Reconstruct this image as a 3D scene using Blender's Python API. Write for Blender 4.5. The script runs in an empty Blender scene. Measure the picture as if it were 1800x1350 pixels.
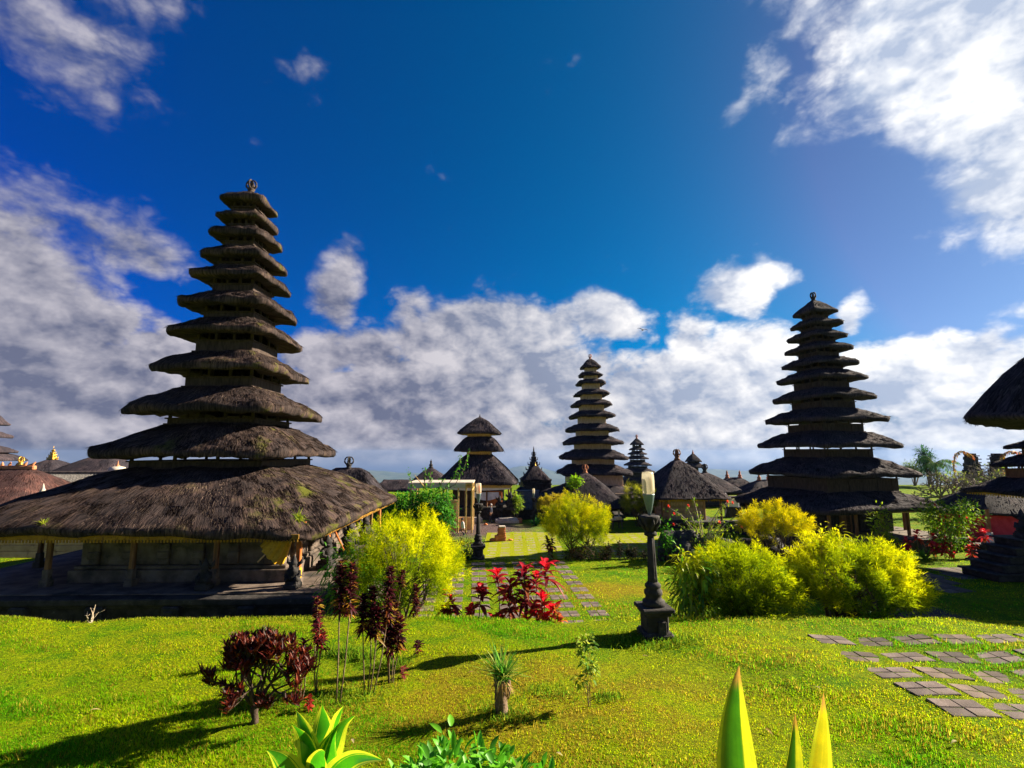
import bpy, math, random
import numpy as np
from mathutils import Vector, Matrix
R = math.radians
rng = np.random.default_rng(7)
random.seed(7)
sc = bpy.context.scene
COL = sc.collection

# ------------------------------------------------------------------ camera
cam_d = bpy.data.cameras.new('camera')
cam = bpy.data.objects.new('camera', cam_d)
COL.objects.link(cam)
cam.location = (0, 0, 3.4)
cam.rotation_euler = (R(90 + 7.85), 0, 0)
cam_d.sensor_width = 36
cam_d.lens = 17.4
cam_d.clip_start = 0.05
cam_d.clip_end = 60000
sc.camera = cam

# ------------------------------------------------------------------ exposure, sun, sky
sc.view_settings.view_transform = 'Standard'
sc.view_settings.look = 'None'
sc.view_settings.gamma = 1
sc.view_settings.exposure = 1.85
sc.cycles.use_denoising = True
sc.cycles.max_bounces = 7
sc.cycles.diffuse_bounces = 3
sc.cycles.glossy_bounces = 2
sc.cycles.transmission_bounces = 5
sc.cycles.transparent_max_bounces = 8
sc.cycles.volume_bounces = 0
sc.cycles.sample_clamp_indirect = 6

SUN_AZ, SUN_EL = R(71), R(27)
sun_vec = Vector((math.sin(SUN_AZ) * math.cos(SUN_EL), math.cos(SUN_AZ) * math.cos(SUN_EL), math.sin(SUN_EL)))
sl = bpy.data.lights.new('sun', 'SUN')
sl.energy = 5.0
sl.angle = R(0.5)
sl.color = (1.0, 0.87, 0.66)
so = bpy.data.objects.new('sun', sl)
COL.objects.link(so)
so.rotation_euler = sun_vec.to_track_quat('Z', 'Y').to_euler()
so.location = (40, 15, 30)


class NT:
    """small helper that writes math into a node tree"""
    def __init__(s, tree):
        s.t = tree

    def node(s, typ, ins=None, **kw):
        n = s.t.nodes.new(typ)
        for k, v in kw.items():
            setattr(n, k, v)
        for k, v in (ins or {}).items():
            s.put(n.inputs[k], v)
        return n

    def put(s, sock, v):
        if isinstance(v, bpy.types.NodeSocket):
            s.t.links.new(v, sock)
        else:
            if sock.type == 'RGBA' and len(v) == 3:
                v = (*v, 1)
            sock.default_value = v

    def m(s, op, a, b=None, c=None, clamp=False):
        n = s.t.nodes.new('ShaderNodeMath')
        n.operation = op
        n.use_clamp = clamp
        for i, v in enumerate((a, b, c)):
            if v is not None:
                s.put(n.inputs[i], v)
        return n.outputs[0]

    def v(s, op, a, b=None, scale=None):
        n = s.t.nodes.new('ShaderNodeVectorMath')
        n.operation = op
        s.put(n.inputs[0], a)
        if b is not None:
            s.put(n.inputs[1], b)
        if scale is not None:
            s.put(n.inputs[3], scale)
        return n.outputs['Value'] if op in ('LENGTH', 'DOT_PRODUCT') else n.outputs[0]

    def noise(s, vec, scale, detail=4, rough=0.5, out='Fac', dist=0.0):
        n = s.node('ShaderNodeTexNoise', {'Scale': scale, 'Detail': detail, 'Roughness': rough, 'Distortion': dist})
        if vec is not None:
            s.put(n.inputs['Vector'], vec)
        return n.outputs[out]

    def ramp(s, f, a, b, lo=0.0, hi=1.0, smooth=True):
        n = s.node('ShaderNodeMapRange', {'Value': f, 'From Min': a, 'From Max': b, 'To Min': lo, 'To Max': hi})
        n.interpolation_type = 'SMOOTHSTEP' if smooth else 'LINEAR'
        return n.outputs[0]

    def mix(s, f, a, b, blend='MIX'):
        n = s.t.nodes.new('ShaderNodeMix')
        n.data_type = 'RGBA'
        n.blend_type = blend
        s.put(n.inputs[0], f)
        s.put(n.inputs[6], a)
        s.put(n.inputs[7], b)
        return n.outputs[2]


world = bpy.data.worlds.new('World')
sc.world = world
world.use_nodes = True
wt = world.node_tree
wt.nodes.clear()
W = NT(wt)
sky = W.node('ShaderNodeTexSky')
sky.sky_type = 'NISHITA'
sky.sun_disc = False
sky.sun_elevation = SUN_EL
sky.sun_rotation = SUN_AZ
sky.altitude = 900
sky.air_density = 1.0
sky.dust_density = 0.6
sky.ozone_density = 2.5

dirv = W.node('ShaderNodeTexCoord').outputs['Generated']
xyz = W.node('ShaderNodeSeparateXYZ', {'Vector': dirv}).outputs
az = W.m('ARCTAN2', xyz[0], xyz[1])
el = W.m('ARCSINE', xyz[2])
P0 = W.node('ShaderNodeCombineXYZ', {'X': az, 'Y': el, 'Z': 0.0}).outputs[0]
wn = W.noise(dirv, 4.0, 3, 0.55, 'Color')
warp = W.v('SCALE', W.v('SUBTRACT', wn, (0.5, 0.5, 0.5)), scale=0.22)
P1 = W.v('ADD', P0, warp)
# cloud banks: direction (azimuth, elevation), half extents, strength
BANKS = [
    ((-0.793, 0.581), 0.15, 0.11, .50), ((-0.736, 0.540), 0.05, 0.09, .44), ((-0.653, 0.675), 0.08, 0.05, .40),
    ((-0.801, 0.263), 0.15, 0.15, .85), ((-0.635, 0.338), 0.12, 0.06, .62), ((-0.744, 0.191), 0.13, 0.10, .75), ((-0.748, 0.096), 0.30, 0.11, 1.05),
    ((-0.612, 0.165), 0.12, 0.10, .75),
    ((-0.344, 0.317), 0.07, 0.13, .70), ((-0.296, 0.203), 0.16, 0.10, .85), ((-0.047, 0.246), 0.24, 0.10, 1.0), ((0.187, 0.264), 0.12, 0.08, .85),
    ((-0.164, 0.282), 0.10, 0.06, .6),
    ((0.455, 0.309), 0.09, 0.07, .90), ((0.382, 0.239), 0.08, 0.07, .72), ((0.468, 0.210), 0.08, 0.06, .7),
    ((-0.227, 0.106), 0.28, 0.09, 1.0), ((0.058, 0.108), 0.30, 0.10, 1.05), ((0.334, 0.113), 0.26, 0.10, .95), ((-0.505, 0.075), 0.30, 0.09, .95),
    ((0.629, 0.219), 0.05, 0.035, .58), ((0.711, 0.126), 0.14, 0.06, .80), ((0.774, 0.111), 0.12, 0.06, .75), ((0.652, 0.086), 0.16, 0.05, .66), ((0.742, 0.029), 0.24, 0.05, .62),
    ((0.811, 0.187), 0.05, 0.03, .5),
    ((0.760, 0.589), 0.17, 0.13, .95), ((0.683, 0.583), 0.12, 0.09, .72), ((0.853, 0.552), 0.18, 0.2, 1.0), ((0.811, 0.464), 0.13, 0.11, .95), ((0.789, 0.379), 0.11, 0.09, .98), ((0.835, 0.363), 0.12, 0.14, 1.0), ((0.781, 0.309), 0.06, 0.04, .62),
    ((0.510, 0.631), 0.06, 0.05, .36), ((0.476, 0.590), 0.05, 0.04, .38), ((0.647, 0.549), 0.05, 0.06, .42), ((0.591, 0.676), 0.12, 0.05, .40), ((0.583, 0.511), 0.06, 0.03, .30), ((0.609, 0.316), 0.03, 0.02, .34),
    ((1.25, 0.55), 0.25, 0.3, .8), ((-1.2, 0.3), 0.4, 0.2, .9), ((2.2, 0.3), 0.5, 0.2, .9), ((-2.3, 0.35), 0.5, 0.25, .8),
]
tosun = W.v('DOT_PRODUCT', dirv, tuple(sun_vec))
near = W.ramp(tosun, -.3, .95, 0.0, 1.0, False)
n6 = W.m('MINIMUM', W.m('MULTIPLY', W.m('POWER', near, 14.5), 1.3), .32)
tint = W.node('ShaderNodeCombineXYZ', {'X': W.m('ADD', n6, .004), 'Y': W.ramp(near, 0, 1, .165, .43, False), 'Z': W.ramp(near, 0, 1, .66, .55, False)}).outputs[0]
air = W.mix(1.0, sky.outputs[0], tint, 'MULTIPLY')
cov = None
for (a0, e0), ra, re_, amp in BANKS:
    dlt = W.v('MULTIPLY', W.v('SUBTRACT', P1, (a0, e0, 0)), (1 / ra, 1 / re_, 0))
    f = W.ramp(W.v('LENGTH', dlt), 1.45, 0.0, 0.0, amp)
    cov = f if cov is None else W.m('MAXIMUM', cov, f)
stretch = W.v('MULTIPLY', dirv, (1, 1, 1.5))


def field(vec, det):
    f_ = W.noise(vec, 4.2, det, 0.60)
    vn = W.node('ShaderNodeTexVoronoi', {'Vector': W.v('ADD', vec, W.v('SCALE', W.noise(vec, 9.0, 3, .5, 'Color'), scale=.10)), 'Scale': 7.5, 'Detail': 4.0, 'Roughness': .6}, normalize=True)
    return W.m('ADD', W.m('MULTIPLY', f_, .62), W.m('MULTIPLY', W.m('SUBTRACT', 0.95, W.m('MULTIPLY', vn.outputs['Distance'], 1.25)), .38))


cov = W.m('MAXIMUM', cov, W.ramp(el, .02, .17, .66, 0.0))
n1 = field(stretch, 9)
sunoff = (sun_vec.x * 0.020, sun_vec.y * 0.020, 0.034)
n2 = field(W.v('ADD', stretch, sunoff), 5)
dens0 = W.m('ADD', cov, W.m('MULTIPLY', W.m('SUBTRACT', n1, 0.52), 2.7))
dens = W.ramp(dens0, 0.24, W.ramp(el, .05, .5, .48, .85))
thick = W.ramp(dens0, 0.45, 1.15)
lit = W.m('ADD', W.ramp(dens0, .25, 1.25, .52, .26), W.m('MULTIPLY', W.m('SUBTRACT', n1, n2), 6.5), clamp=True)
near_sun = W.ramp(tosun, 0.05, 0.92)
low = W.ramp(el, 0.0, 0.22, 1.0, 0.0)
c_dark = W.mix(near_sun, (.85, .95, 1.5), (2.7, 3.2, 4.2))
c_lite = W.mix(near_sun, (3.2, 3.05, 3.4), (7.2, 7.1, 6.9))
c_cloud = W.mix(lit, c_dark, c_lite)
c_sky = W.mix(W.ramp(el, -.01, 0.20, 0.94, 0.0), air, (.50, .80, 1.7))
c_all = W.mix(W.m('MULTIPLY', dens, W.ramp(el, -0.035, -0.008, 0.0, 1.0)), c_sky, c_cloud)
bg = W.node('ShaderNodeBackground', {'Color': c_all, 'Strength': 0.05})
wo = W.node('ShaderNodeOutputWorld')
wt.links.new(bg.outputs[0], wo.inputs[0])

# ------------------------------------------------------------------ mesh helper
def xform(loc=(0, 0, 0), rz=0.0, s=1.0):
    c, n = math.cos(rz), math.sin(rz)
    return (np.array(loc, float), np.array([[c, -n, 0], [n, c, 0], [0, 0, 1]]) * s)


class MB:
    def __init__(s):
        s.V, s.C, s.S, s.F, s.n = [], [], [], [], 0
        s.T = xform()

    def add(s, V, F, col=(1, 1, 1), st=None, mi=0, smooth=True):
        V = np.asarray(V, float)
        k = len(V)
        if k == 0:
            return
        V = V @ s.T[1].T + s.T[0]
        s.V.append(V)
        c = np.asarray(col, float)
        s.C.append(np.broadcast_to(c, (k, 3)).astype(np.float32))
        s.S.append(np.zeros((k, 3), np.float32) if st is None else np.asarray(st, np.float32))
        for f in F:
            f = np.asarray(f, np.int64)
            if len(f):
                s.F.append((f + s.n, mi, smooth))
        s.n += k

    def build(s, name, mats, parent=None, loc=None):
        me = bpy.data.meshes.new(name)
        V = np.concatenate(s.V).astype(np.float32)
        me.vertices.add(len(V))
        me.vertices.foreach_set('co', V.ravel())
        starts, loops, mi, sm, pos = [], [], [], [], 0
        for f, m_, sm_ in s.F:
            k, w = f.shape
            starts.append(pos + np.arange(k) * w)
            loops.append(f.ravel())
            mi.append(np.full(k, m_))
            sm.append(np.full(k, sm_))
            pos += k * w
        me.loops.add(pos)
        me.loops.foreach_set('vertex_index', np.concatenate(loops).astype(np.int32))
        st = np.concatenate(starts).astype(np.int32)
        me.polygons.add(len(st))
        me.polygons.foreach_set('loop_start', st)
        me.polygons.foreach_set('material_index', np.concatenate(mi).astype(np.int32))
        me.polygons.foreach_set('use_smooth', np.concatenate(sm))
        a = me.attributes.new('col', 'FLOAT_VECTOR', 'POINT')
        a.data.foreach_set('vector', np.concatenate(s.C).ravel())
        a = me.attributes.new('st', 'FLOAT_VECTOR', 'POINT')
        a.data.foreach_set('vector', np.concatenate(s.S).ravel())
        me.update(calc_edges=True)
        for m_ in (mats if isinstance(mats, (list, tuple)) else [mats]):
            me.materials.append(m_)
        o = bpy.data.objects.new(name, me)
        COL.objects.link(o)
        if parent is not None:
            o.parent = parent
        if loc is not None:
            o.location = loc
        return o

    # ---- shapes
    def box(s, c, d, rz=0.0, bev=0.012, col=(1, 1, 1), mi=0, taper=1.0):
        hx, hy, hz = d[0] / 2, d[1] / 2, d[2] / 2
        b = min(bev, hx * .45, hy * .45, hz * .45)
        V, idx = [], {}
        for x in (-1, 1):
            for y in (-1, 1):
                for z in (-1, 1):
                    t = taper if z > 0 else 1
                    X, Y, Z = x * hx * t, y * hy * t, z * hz
                    for ax, p in enumerate(((X, Y - y * b, Z - z * b), (X - x * b, Y, Z - z * b), (X - x * b, Y - y * b, Z))):
                        idx[(x, y, z, ax)] = len(V)
                        V.append(p)
        q, t3 = [], []
        for ax in range(3):
            o1, o2 = [k for k in range(3) if k != ax]
            for sg in (-1, 1):
                f = []
                for u, w in ((-1, -1), (1, -1), (1, 1), (-1, 1)):
                    k = [0, 0, 0]
                    k[ax], k[o1], k[o2] = sg, u, w
                    f.append(idx[(*k, ax)])
                if (sg > 0) == (ax == 1):
                    f = f[::-1]
                q.append(f)
        for ax in range(3):
            o1, o2 = [k for k in range(3) if k != ax]
            for u in (-1, 1):
                for w in (-1, 1):
                    ka, kb = [0] * 3, [0] * 3
                    ka[ax], kb[ax] = -1, 1
                    ka[o1] = kb[o1] = u
                    ka[o2] = kb[o2] = w
                    q.append([idx[(*ka, o1)], idx[(*kb, o1)], idx[(*kb, o2)], idx[(*ka, o2)]])
        for x in (-1, 1):
            for y in (-1, 1):
                for z in (-1, 1):
                    t3.append([idx[(x, y, z, k)] for k in range(3)])
        V = np.array(V)
        cr, sr = math.cos(rz), math.sin(rz)
        V = np.stack([V[:, 0] * cr - V[:, 1] * sr, V[:, 0] * sr + V[:, 1] * cr, V[:, 2]], 1) + np.array(c)
        s.add(V, [np.array(q), np.array(t3)], col, mi=mi, smooth=False)

    def loft(s, rings, col=(1, 1, 1), st=None, closed=True, cap=(False, False), mi=0, smooth=True):
        rings = np.asarray(rings, float)
        k, n, _ = rings.shape
        V = rings.reshape(-1, 3)
        i = np.arange(n if closed else n - 1)
        j = (i + 1) % n
        F = [np.stack([a * n + i, a * n + j, (a + 1) * n + j, (a + 1) * n + i], 1) for a in range(k - 1)]
        Fs = [np.concatenate(F)]
        if cap[0]:
            Fs.append(np.arange(n)[::-1][None])
        if cap[1]:
            Fs.append(((k - 1) * n + np.arange(n))[None])
        s.add(V, Fs, col, st, mi, smooth)

    def lathe(s, prof, c=(0, 0, 0), n=16, col=(1, 1, 1), mi=0, square=False, smooth=True, rz=0.0):
        a = np.arange(n) * 2 * math.pi / n + rz
        if square:
            a = np.arange(4) * math.pi / 2 + math.pi / 4 + rz
        k = math.sqrt(2) if square else 1
        rings = [[(c[0] + r * k * math.cos(t), c[1] + r * k * math.sin(t), c[2] + z) for t in a] for r, z in prof]
        s.loft(rings, col, cap=(True, True), mi=mi, smooth=smooth and not square)

    def tube(s, pts, rad, n=7, col=(1, 1, 1), mi=0):
        pts = np.asarray(pts, float)
        k = len(pts)
        rad = np.broadcast_to(np.asarray(rad, float), (k,))
        T = np.gradient(pts, axis=0)
        T /= np.linalg.norm(T, axis=1)[:, None] + 1e-9
        up = np.array([0, 0, 1.0]) if abs(T[0, 2]) < .9 else np.array([1.0, 0, 0])
        A = np.cross(T, up)
        A /= np.linalg.norm(A, axis=1)[:, None] + 1e-9
        B = np.cross(T, A)
        th = np.arange(n) * 2 * math.pi / n
        rings = pts[:, None] + rad[:, None, None] * (A[:, None] * np.cos(th)[None, :, None] + B[:, None] * np.sin(th)[None, :, None])
        s.loft(rings, col, cap=(True, True), mi=mi)

    def blob(s, c, r, wob=.25, freq=2.0, seed=0, n=20, m=14, col=(1, 1, 1), mi=0):
        th = np.linspace(0.02, math.pi - .02, m)
        ph = np.arange(n) * 2 * math.pi / n
        D = np.stack([np.sin(th)[:, None] * np.cos(ph)[None], np.sin(th)[:, None] * np.sin(ph)[None], np.repeat(np.cos(th)[:, None], n, 1)], 2)
        k = 1 + wob * waves(D.reshape(-1, 3) * freq, seed).reshape(m, n)
        s.loft(np.array(c) + D * np.array(r) * k[..., None], col, cap=(True, True), mi=mi)

    def leaves(s, P, D, L, Wd, col, droop=0.0, nseg=2, fold=0.0, roll=None, shape='lance', mi=0, up=(0, 0, 1), smooth=True):
        """vectorised blades: one strip per row of P"""
        P, D = np.asarray(P, float), np.asarray(D, float)
        n = len(P)
        if n == 0:
            return
        D = D / (np.linalg.norm(D, axis=1)[:, None] + 1e-9)
        L = np.broadcast_to(np.asarray(L, float), (n,))
        Wd = np.broadcast_to(np.asarray(Wd, float), (n,))
        droop = np.broadcast_to(np.asarray(droop, float), (n,))
        S = np.cross(D, np.array(up, float))
        ln = np.linalg.norm(S, axis=1)
        S[ln < 1e-3] = (1, 0, 0)
        S /= np.linalg.norm(S, axis=1)[:, None]
        N = np.cross(S, D)
        if roll is not None:
            roll = np.broadcast_to(np.asarray(roll, float), (n,))[:, None]
            S, N = S * np.cos(roll) + N * np.sin(roll), N * np.cos(roll) - S * np.sin(roll)
        cols = (-1, 0, 1) if fold else (-1, 1)
        nc = len(cols)
        V = np.zeros((n, nseg + 1, nc, 3))
        ST = np.zeros((n, nseg + 1, nc, 3), np.float32)
        for k in range(nseg + 1):
            t = k / nseg
            if shape == 'lance':
                w = max(0.04, math.sin(math.pi * min(1, (t * .93 + .07)) ** .8))
                if nseg == 1:
                    w = (1.0, .15)[k]
                if nseg == 2:
                    w = (.25, 1, .04)[k]
            elif shape == 'blade':
                w = 1 - t ** 1.6 * .97
            elif shape == 'sword':
                w = (.55 + .45 * math.sin(math.pi * min(1, t * 1.25))) * (1 if t < .55 else max(.02, 1 - ((t - .55) / .45) ** 1.5))
            c = P + D * (L * t)[:, None]
            c = c - np.array([0, 0, 1.0]) * (droop * L * t * t)[:, None] + D * 0
            for j, u in enumerate(cols):
                V[:, k, j] = c + S * (u * w * Wd / 2)[:, None] + N * (abs(u) * fold * w * Wd / 2)[:, None]
                ST[:, k, j, 0] = u
                ST[:, k, j, 1] = t
        base = (np.arange(n) * (nseg + 1) * nc)[:, None]
        q = [[k * nc + j, k * nc + j + 1, (k + 1) * nc + j + 1, (k + 1) * nc + j] for k in range(nseg) for j in range(nc - 1)]
        F = (base[:, None] + np.array(q)[None]).reshape(-1, 4)
        ST[..., 2] = rng.random(n)[:, None, None]
        C = np.broadcast_to(np.asarray(col, float), (n, 3))
        C = np.repeat(C, (nseg + 1) * nc, 0)
        s.add(V.reshape(-1, 3), [F], C, ST.reshape(-1, 3), mi, smooth)


def waves(P, seed, n=9):
    r = np.random.default_rng(seed + 1000)
    K = r.normal(size=(n, 3)) * np.linspace(.6, 2.6, n)[:, None]
    ph = r.random(n) * 6.28
    A = 1 / np.linspace(1, 2.6, n)
    return (np.sin(P @ K.T + ph) * A).sum(1) / 2.2


def pal(n, *cols, jit=.12, p=None):
    """n colours picked between the given ones, with a little scatter"""
    c = np.array(cols, float)
    i = rng.choice(len(c), n, p=p)
    j = rng.choice(len(c), n, p=p)
    t = rng.random(n)[:, None] * .5
    return np.clip((c[i] * (1 - t) + c[j] * t) * (1 + rng.normal(size=(n, 1)) * jit), 0, 1)


def tag(o, label=None, cat=None, group=None, kind=None):
    for k, v in (('label', label), ('category', cat), ('group', group), ('kind', kind)):
        if v:
            o[k] = v
    return o


def thing(name, label, cat, loc=(0, 0, 0), rz=0.0, group=None):
    o = bpy.data.objects.new(name, None)
    o.empty_display_size = .3
    COL.objects.link(o)
    o.location = loc
    o.rotation_euler = (0, 0, rz)
    return tag(o, label, cat, group)


def dup(root, loc, rz=0.0, s=1.0, label=None, group=None):
    r = root.copy()
    COL.objects.link(r)
    r.location, r.rotation_euler, r.scale = loc, (0, 0, rz), (s, s, s)
    if label:
        r['label'] = label
    if group:
        r['group'] = group
    for ch in list(root.children):
        c = ch.copy()
        COL.objects.link(c)
        c.parent = r
        for g in list(ch.children):
            d = g.copy()
            COL.objects.link(d)
            d.parent = c
    return r


# ------------------------------------------------------------------ materials
MATS = {}


def new_mat(name):
    m_ = bpy.data.materials.new(name)
    m_.use_nodes = True
    t = m_.node_tree
    t.nodes.clear()
    k = NT(t)
    out = k.node('ShaderNodeOutputMaterial')
    MATS[name] = m_
    return m_, k, out


def attr(k, name):
    return k.node('ShaderNodeAttribute', attribute_name=name).outputs['Vector']


def surf(name, c1, c2, scale=3.0, rough=.85, bump=.35, detail=6, c3=None, s3=1.2, t3=(.55, .7), spec=.25, stretch=(1, 1, 1), bscale=None, metal=0.0, dist=.02):
    """noisy procedural surface; multiplied by the mesh's own 'col'"""
    m_, k, out = new_mat(name)
    g = k.node('ShaderNodeTexCoord').outputs['Object']
    gv = k.v('MULTIPLY', g, stretch)
    n = k.noise(gv, scale, detail, .62)
    c = k.mix(k.ramp(n, .32, .68), c1, c2)
    if c3:
        c = k.mix(k.ramp(k.noise(g, s3, 5, .65), t3[0], t3[1]), c, c3)
    c = k.mix(1.0, c, attr(k, 'col'), 'MULTIPLY')
    b = k.node('ShaderNodeBump', {'Strength': bump, 'Distance': dist, 'Height': k.noise(gv, bscale or scale * 4, 6, .65)})
    p = k.node('ShaderNodeBsdfPrincipled', {'Base Color': c, 'Roughness': rough, 'Specular IOR Level': spec, 'Normal': b.outputs[0], 'Metallic': metal})
    k.t.links.new(p.outputs[0], out.inputs[0])
    return m_


def leaf_mat(name, trans=.42, gloss=.06, rough=.35, variegated=None, tmul=1.35):
    m_, k, out = new_mat(name)
    c = attr(k, 'col')
    st = k.node('ShaderNodeSeparateXYZ', {'Vector': attr(k, 'st')}).outputs
    if variegated:
        au = k.m('ABSOLUTE', st[0]) if not variegated[3] else k.m('MAXIMUM', st[0], k.m('MULTIPLY', st[0], -.70))
        nz = k.noise(k.v('MULTIPLY', attr(k, 'st'), (5.5, 1.3, 31.0)), 1.0, 3, .6)
        f = k.ramp(k.m('ADD', au, k.m('MULTIPLY', k.m('SUBTRACT', nz, .5), variegated[1])), variegated[2], variegated[2] + .12)
        c = k.mix(f, c, variegated[0])
        tipf = k.ramp(k.m('ADD', st[1], k.m('MULTIPLY', nz, .12)), .93, 1.02)
        c = k.mix(k.m('MULTIPLY', tipf, variegated[3]), c, (.42, .22, .06))
        vein = k.noise(k.v('MULTIPLY', attr(k, 'st'), (22, .5, 3.0)), 1.0, 3, .6)
        c = k.mix(k.ramp(vein, .3, .7, 0, .6), c, k.mix(1.0, c, (.6, .75, .6), 'MULTIPLY'))
    g = k.node('ShaderNodeNewGeometry').outputs['Position']
    if variegated:
        spots = k.ramp(k.noise(k.v('ADD', g, (3, 1, 7)), 55.0, 3, .6), .70, .76)
        c = k.mix(spots, c, (.16, .09, .02))
        blot = k.ramp(k.noise(g, 14.0, 4, .6), .40, .66)
        c = k.mix(k.m('MULTIPLY', blot, .45), c, k.mix(1.0, c, (1.6, 1.35, .8), 'MULTIPLY'))
    c = k.mix(1.0, c, k.mix(k.noise(g, 9.0, 3), (.7, .7, .7), (1.3, 1.3, 1.3)), 'MULTIPLY')
    d = k.node('ShaderNodeBsdfDiffuse', {'Color': c})
    if variegated:
        hgt = k.m('ADD', k.noise(k.v('MULTIPLY', attr(k, 'st'), (30, .6, 3.0)), 1.0, 2, .5), k.m('MULTIPLY', k.noise(g, 25, 3), .8))
        k.put(d.inputs['Normal'], k.node('ShaderNodeBump', {'Strength': .5, 'Distance': .006, 'Height': hgt}).outputs[0])
    t = k.node('ShaderNodeBsdfTranslucent', {'Color': k.mix(1.0, c, (tmul, tmul, tmul * .8), 'MULTIPLY')})
    mx = k.node('ShaderNodeMixShader', {0: trans})
    k.t.links.new(d.outputs[0], mx.inputs[1])
    k.t.links.new(t.outputs[0], mx.inputs[2])
    gl = k.node('ShaderNodeBsdfGlossy', {'Color': (.9, .95, .9), 'Roughness': rough})
    m2 = k.node('ShaderNodeMixShader', {0: gloss})
    k.t.links.new(mx.outputs[0], m2.inputs[1])
    k.t.links.new(gl.outputs[0], m2.inputs[2])
    k.t.links.new(m2.outputs[0], out.inputs[0])
    return m_


def thatch_mat(name, c1, c2, moss=None):
    m_, k, out = new_mat(name)
    st = attr(k, 'st')
    g = k.node('ShaderNodeTexCoord').outputs['Object']
    a = k.noise(k.v('MULTIPLY', st, (16, 2.2, 1)), 1.0, 5, .65)
    b = k.noise(k.v('MULTIPLY', st, (48, 5, 1)), 1.0, 3, .6)
    big = k.noise(g, .9, 4, .6)
    c = k.mix(k.ramp(k.m('ADD', k.m('MULTIPLY', a, .7), k.m('MULTIPLY', b, .3)), .35, .66), c1, c2)
    c = k.mix(k.ramp(big, .42, .70), c, k.mix(1.0, c, (2.3, 2.0, 1.75), 'MULTIPLY'))
    if moss:
        nrm = k.node('ShaderNodeSeparateXYZ', {'Vector': k.node('ShaderNodeTexCoord').outputs['Normal']}).outputs
        f = k.m('MULTIPLY', k.ramp(k.noise(g, moss[1], 6, .7), moss[2], moss[2] + .12), k.ramp(nrm[0], -.1, .35))
        c = k.mix(f, c, moss[0])
    c = k.mix(1.0, c, attr(k, 'col'), 'MULTIPLY')
    h = k.m('ADD', k.m('MULTIPLY', a, .6), k.m('MULTIPLY', b, .5))
    bp = k.node('ShaderNodeBump', {'Strength': .9, 'Distance': .05, 'Height': h})
    p = k.node('ShaderNodeBsdfPrincipled', {'Base Color': c, 'Roughness': .9, 'Specular IOR Level': .15, 'Normal': bp.outputs[0]})
    k.t.links.new(p.outputs[0], out.inputs[0])
    return m_


TH_BROWN = thatch_mat('thatch_brown', (.006, .0045, .0055), (.062, .044, .040), ((.075, .08, .008), .9, .54))
TH_DARK = thatch_mat('thatch_dark', (.008, .007, .011), (.045, .037, .045))
TH_RED = thatch_mat('thatch_red', (.018, .010, .011), (.062, .032, .030))
STONE = surf('grey_stone', (.20, .175, .16), (.34, .30, .27), 2.2, .9, .5, c3=(.05, .05, .045), s3=1.6, t3=(.52, .72), bscale=14)
DSTONE = surf('black_stone', (.014, .013, .013), (.045, .039, .037), 3.5, .85, .8, c3=(.10, .09, .08), s3=7, t3=(.62, .74), bscale=12, dist=.03)
WSTONE = surf('temple_stone', (.07, .052, .042), (.17, .13, .105), 2.2, .9, .6, c3=(.03, .028, .026), s3=1.6, t3=(.50, .70), bscale=14)
LAVA = surf('lava_rock', (.018, .017, .019), (.06, .055, .06), 4, .9, 1.0, c3=(.03, .05, .012), s3=2.0, bscale=9, dist=.06)
VAL = surf('shaded_gilded_cloth', (.24, .115, .010), (.36, .19, .018), 6, .7, .4, c3=(.12, .05, .01), s3=7)  # darker copy of the gilded cloth, eave shade put into its colour
PAVE = surf('paving_stone', (.085, .062, .058), (.18, .14, .135), 2.6, .9, .5, c3=(.06, .045, .018), s3=1.5, t3=(.52, .72), bscale=26)
WOOD = surf('brown_wood', (.10, .045, .022), (.24, .115, .05), 2.5, .7, .3, stretch=(6, 6, .7))
OWOOD = surf('orange_wood', (.34, .085, .018), (.52, .17, .04), 2.0, .6, .25, stretch=(6, 6, .8))
PWOOD = surf('pale_wood', (.40, .26, .15), (.62, .46, .30), 2.5, .75, .3, stretch=(6, 6, .8))
DWOOD = surf('dark_wood', (.030, .020, .017), (.075, .05, .038), 2.5, .8, .3, stretch=(5, 5, 1))
BAMBOO = surf('bamboo', (.42, .26, .08), (.62, .42, .16), 3, .6, .2, stretch=(4, 4, 1))
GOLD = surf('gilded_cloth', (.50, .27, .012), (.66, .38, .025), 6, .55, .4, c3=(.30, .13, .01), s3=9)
GILT = surf('gilt_metal', (.55, .30, .04), (.75, .46, .08), 7, .35, .5, metal=.7, spec=.5)
TERRA = surf('terracotta', (.36, .13, .06), (.50, .22, .11), 5, .85, .7, c3=(.16, .06, .035), s3=5)
CLAY = surf('orange_brick', (.42, .12, .04), (.55, .20, .08), 5, .9, .6, c3=(.22, .06, .03), s3=3)
PLAST = surf('ochre_plaster', (.46, .27, .13), (.58, .37, .2), 2, .9, .2, c3=(.3, .16, .08), s3=2.5)
WHITE = surf('white_cloth', (.62, .60, .66), (.78, .76, .80), 3, .9, .3)
REDC = surf('red_cloth', (.50, .02, .04), (.66, .05, .08), 2, .8, .3, c3=(.30, .01, .03), s3=2.5)
CONC = surf('concrete_sheet', (.40, .34, .28), (.54, .47, .40), 2, .9, .2, c3=(.24, .20, .16), s3=3)
STEEL = surf('blue_grey_metal', (.10, .15, .16), (.16, .22, .23), 3, .38, .1, spec=.5, metal=.35, c3=(.22, .2, .17), s3=6, t3=(.62, .75))
TILE_T = surf('grey_tiles', (.055, .05, .05), (.13, .12, .115), 9, .8, .5)
BARK = surf('bark', (.10, .065, .04), (.22, .15, .10), 6, .9, .8, stretch=(3, 3, 1))
BARKD = surf('dark_bark', (.035, .022, .016), (.09, .06, .045), 6, .9, .8, stretch=(3, 3, 1))
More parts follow.
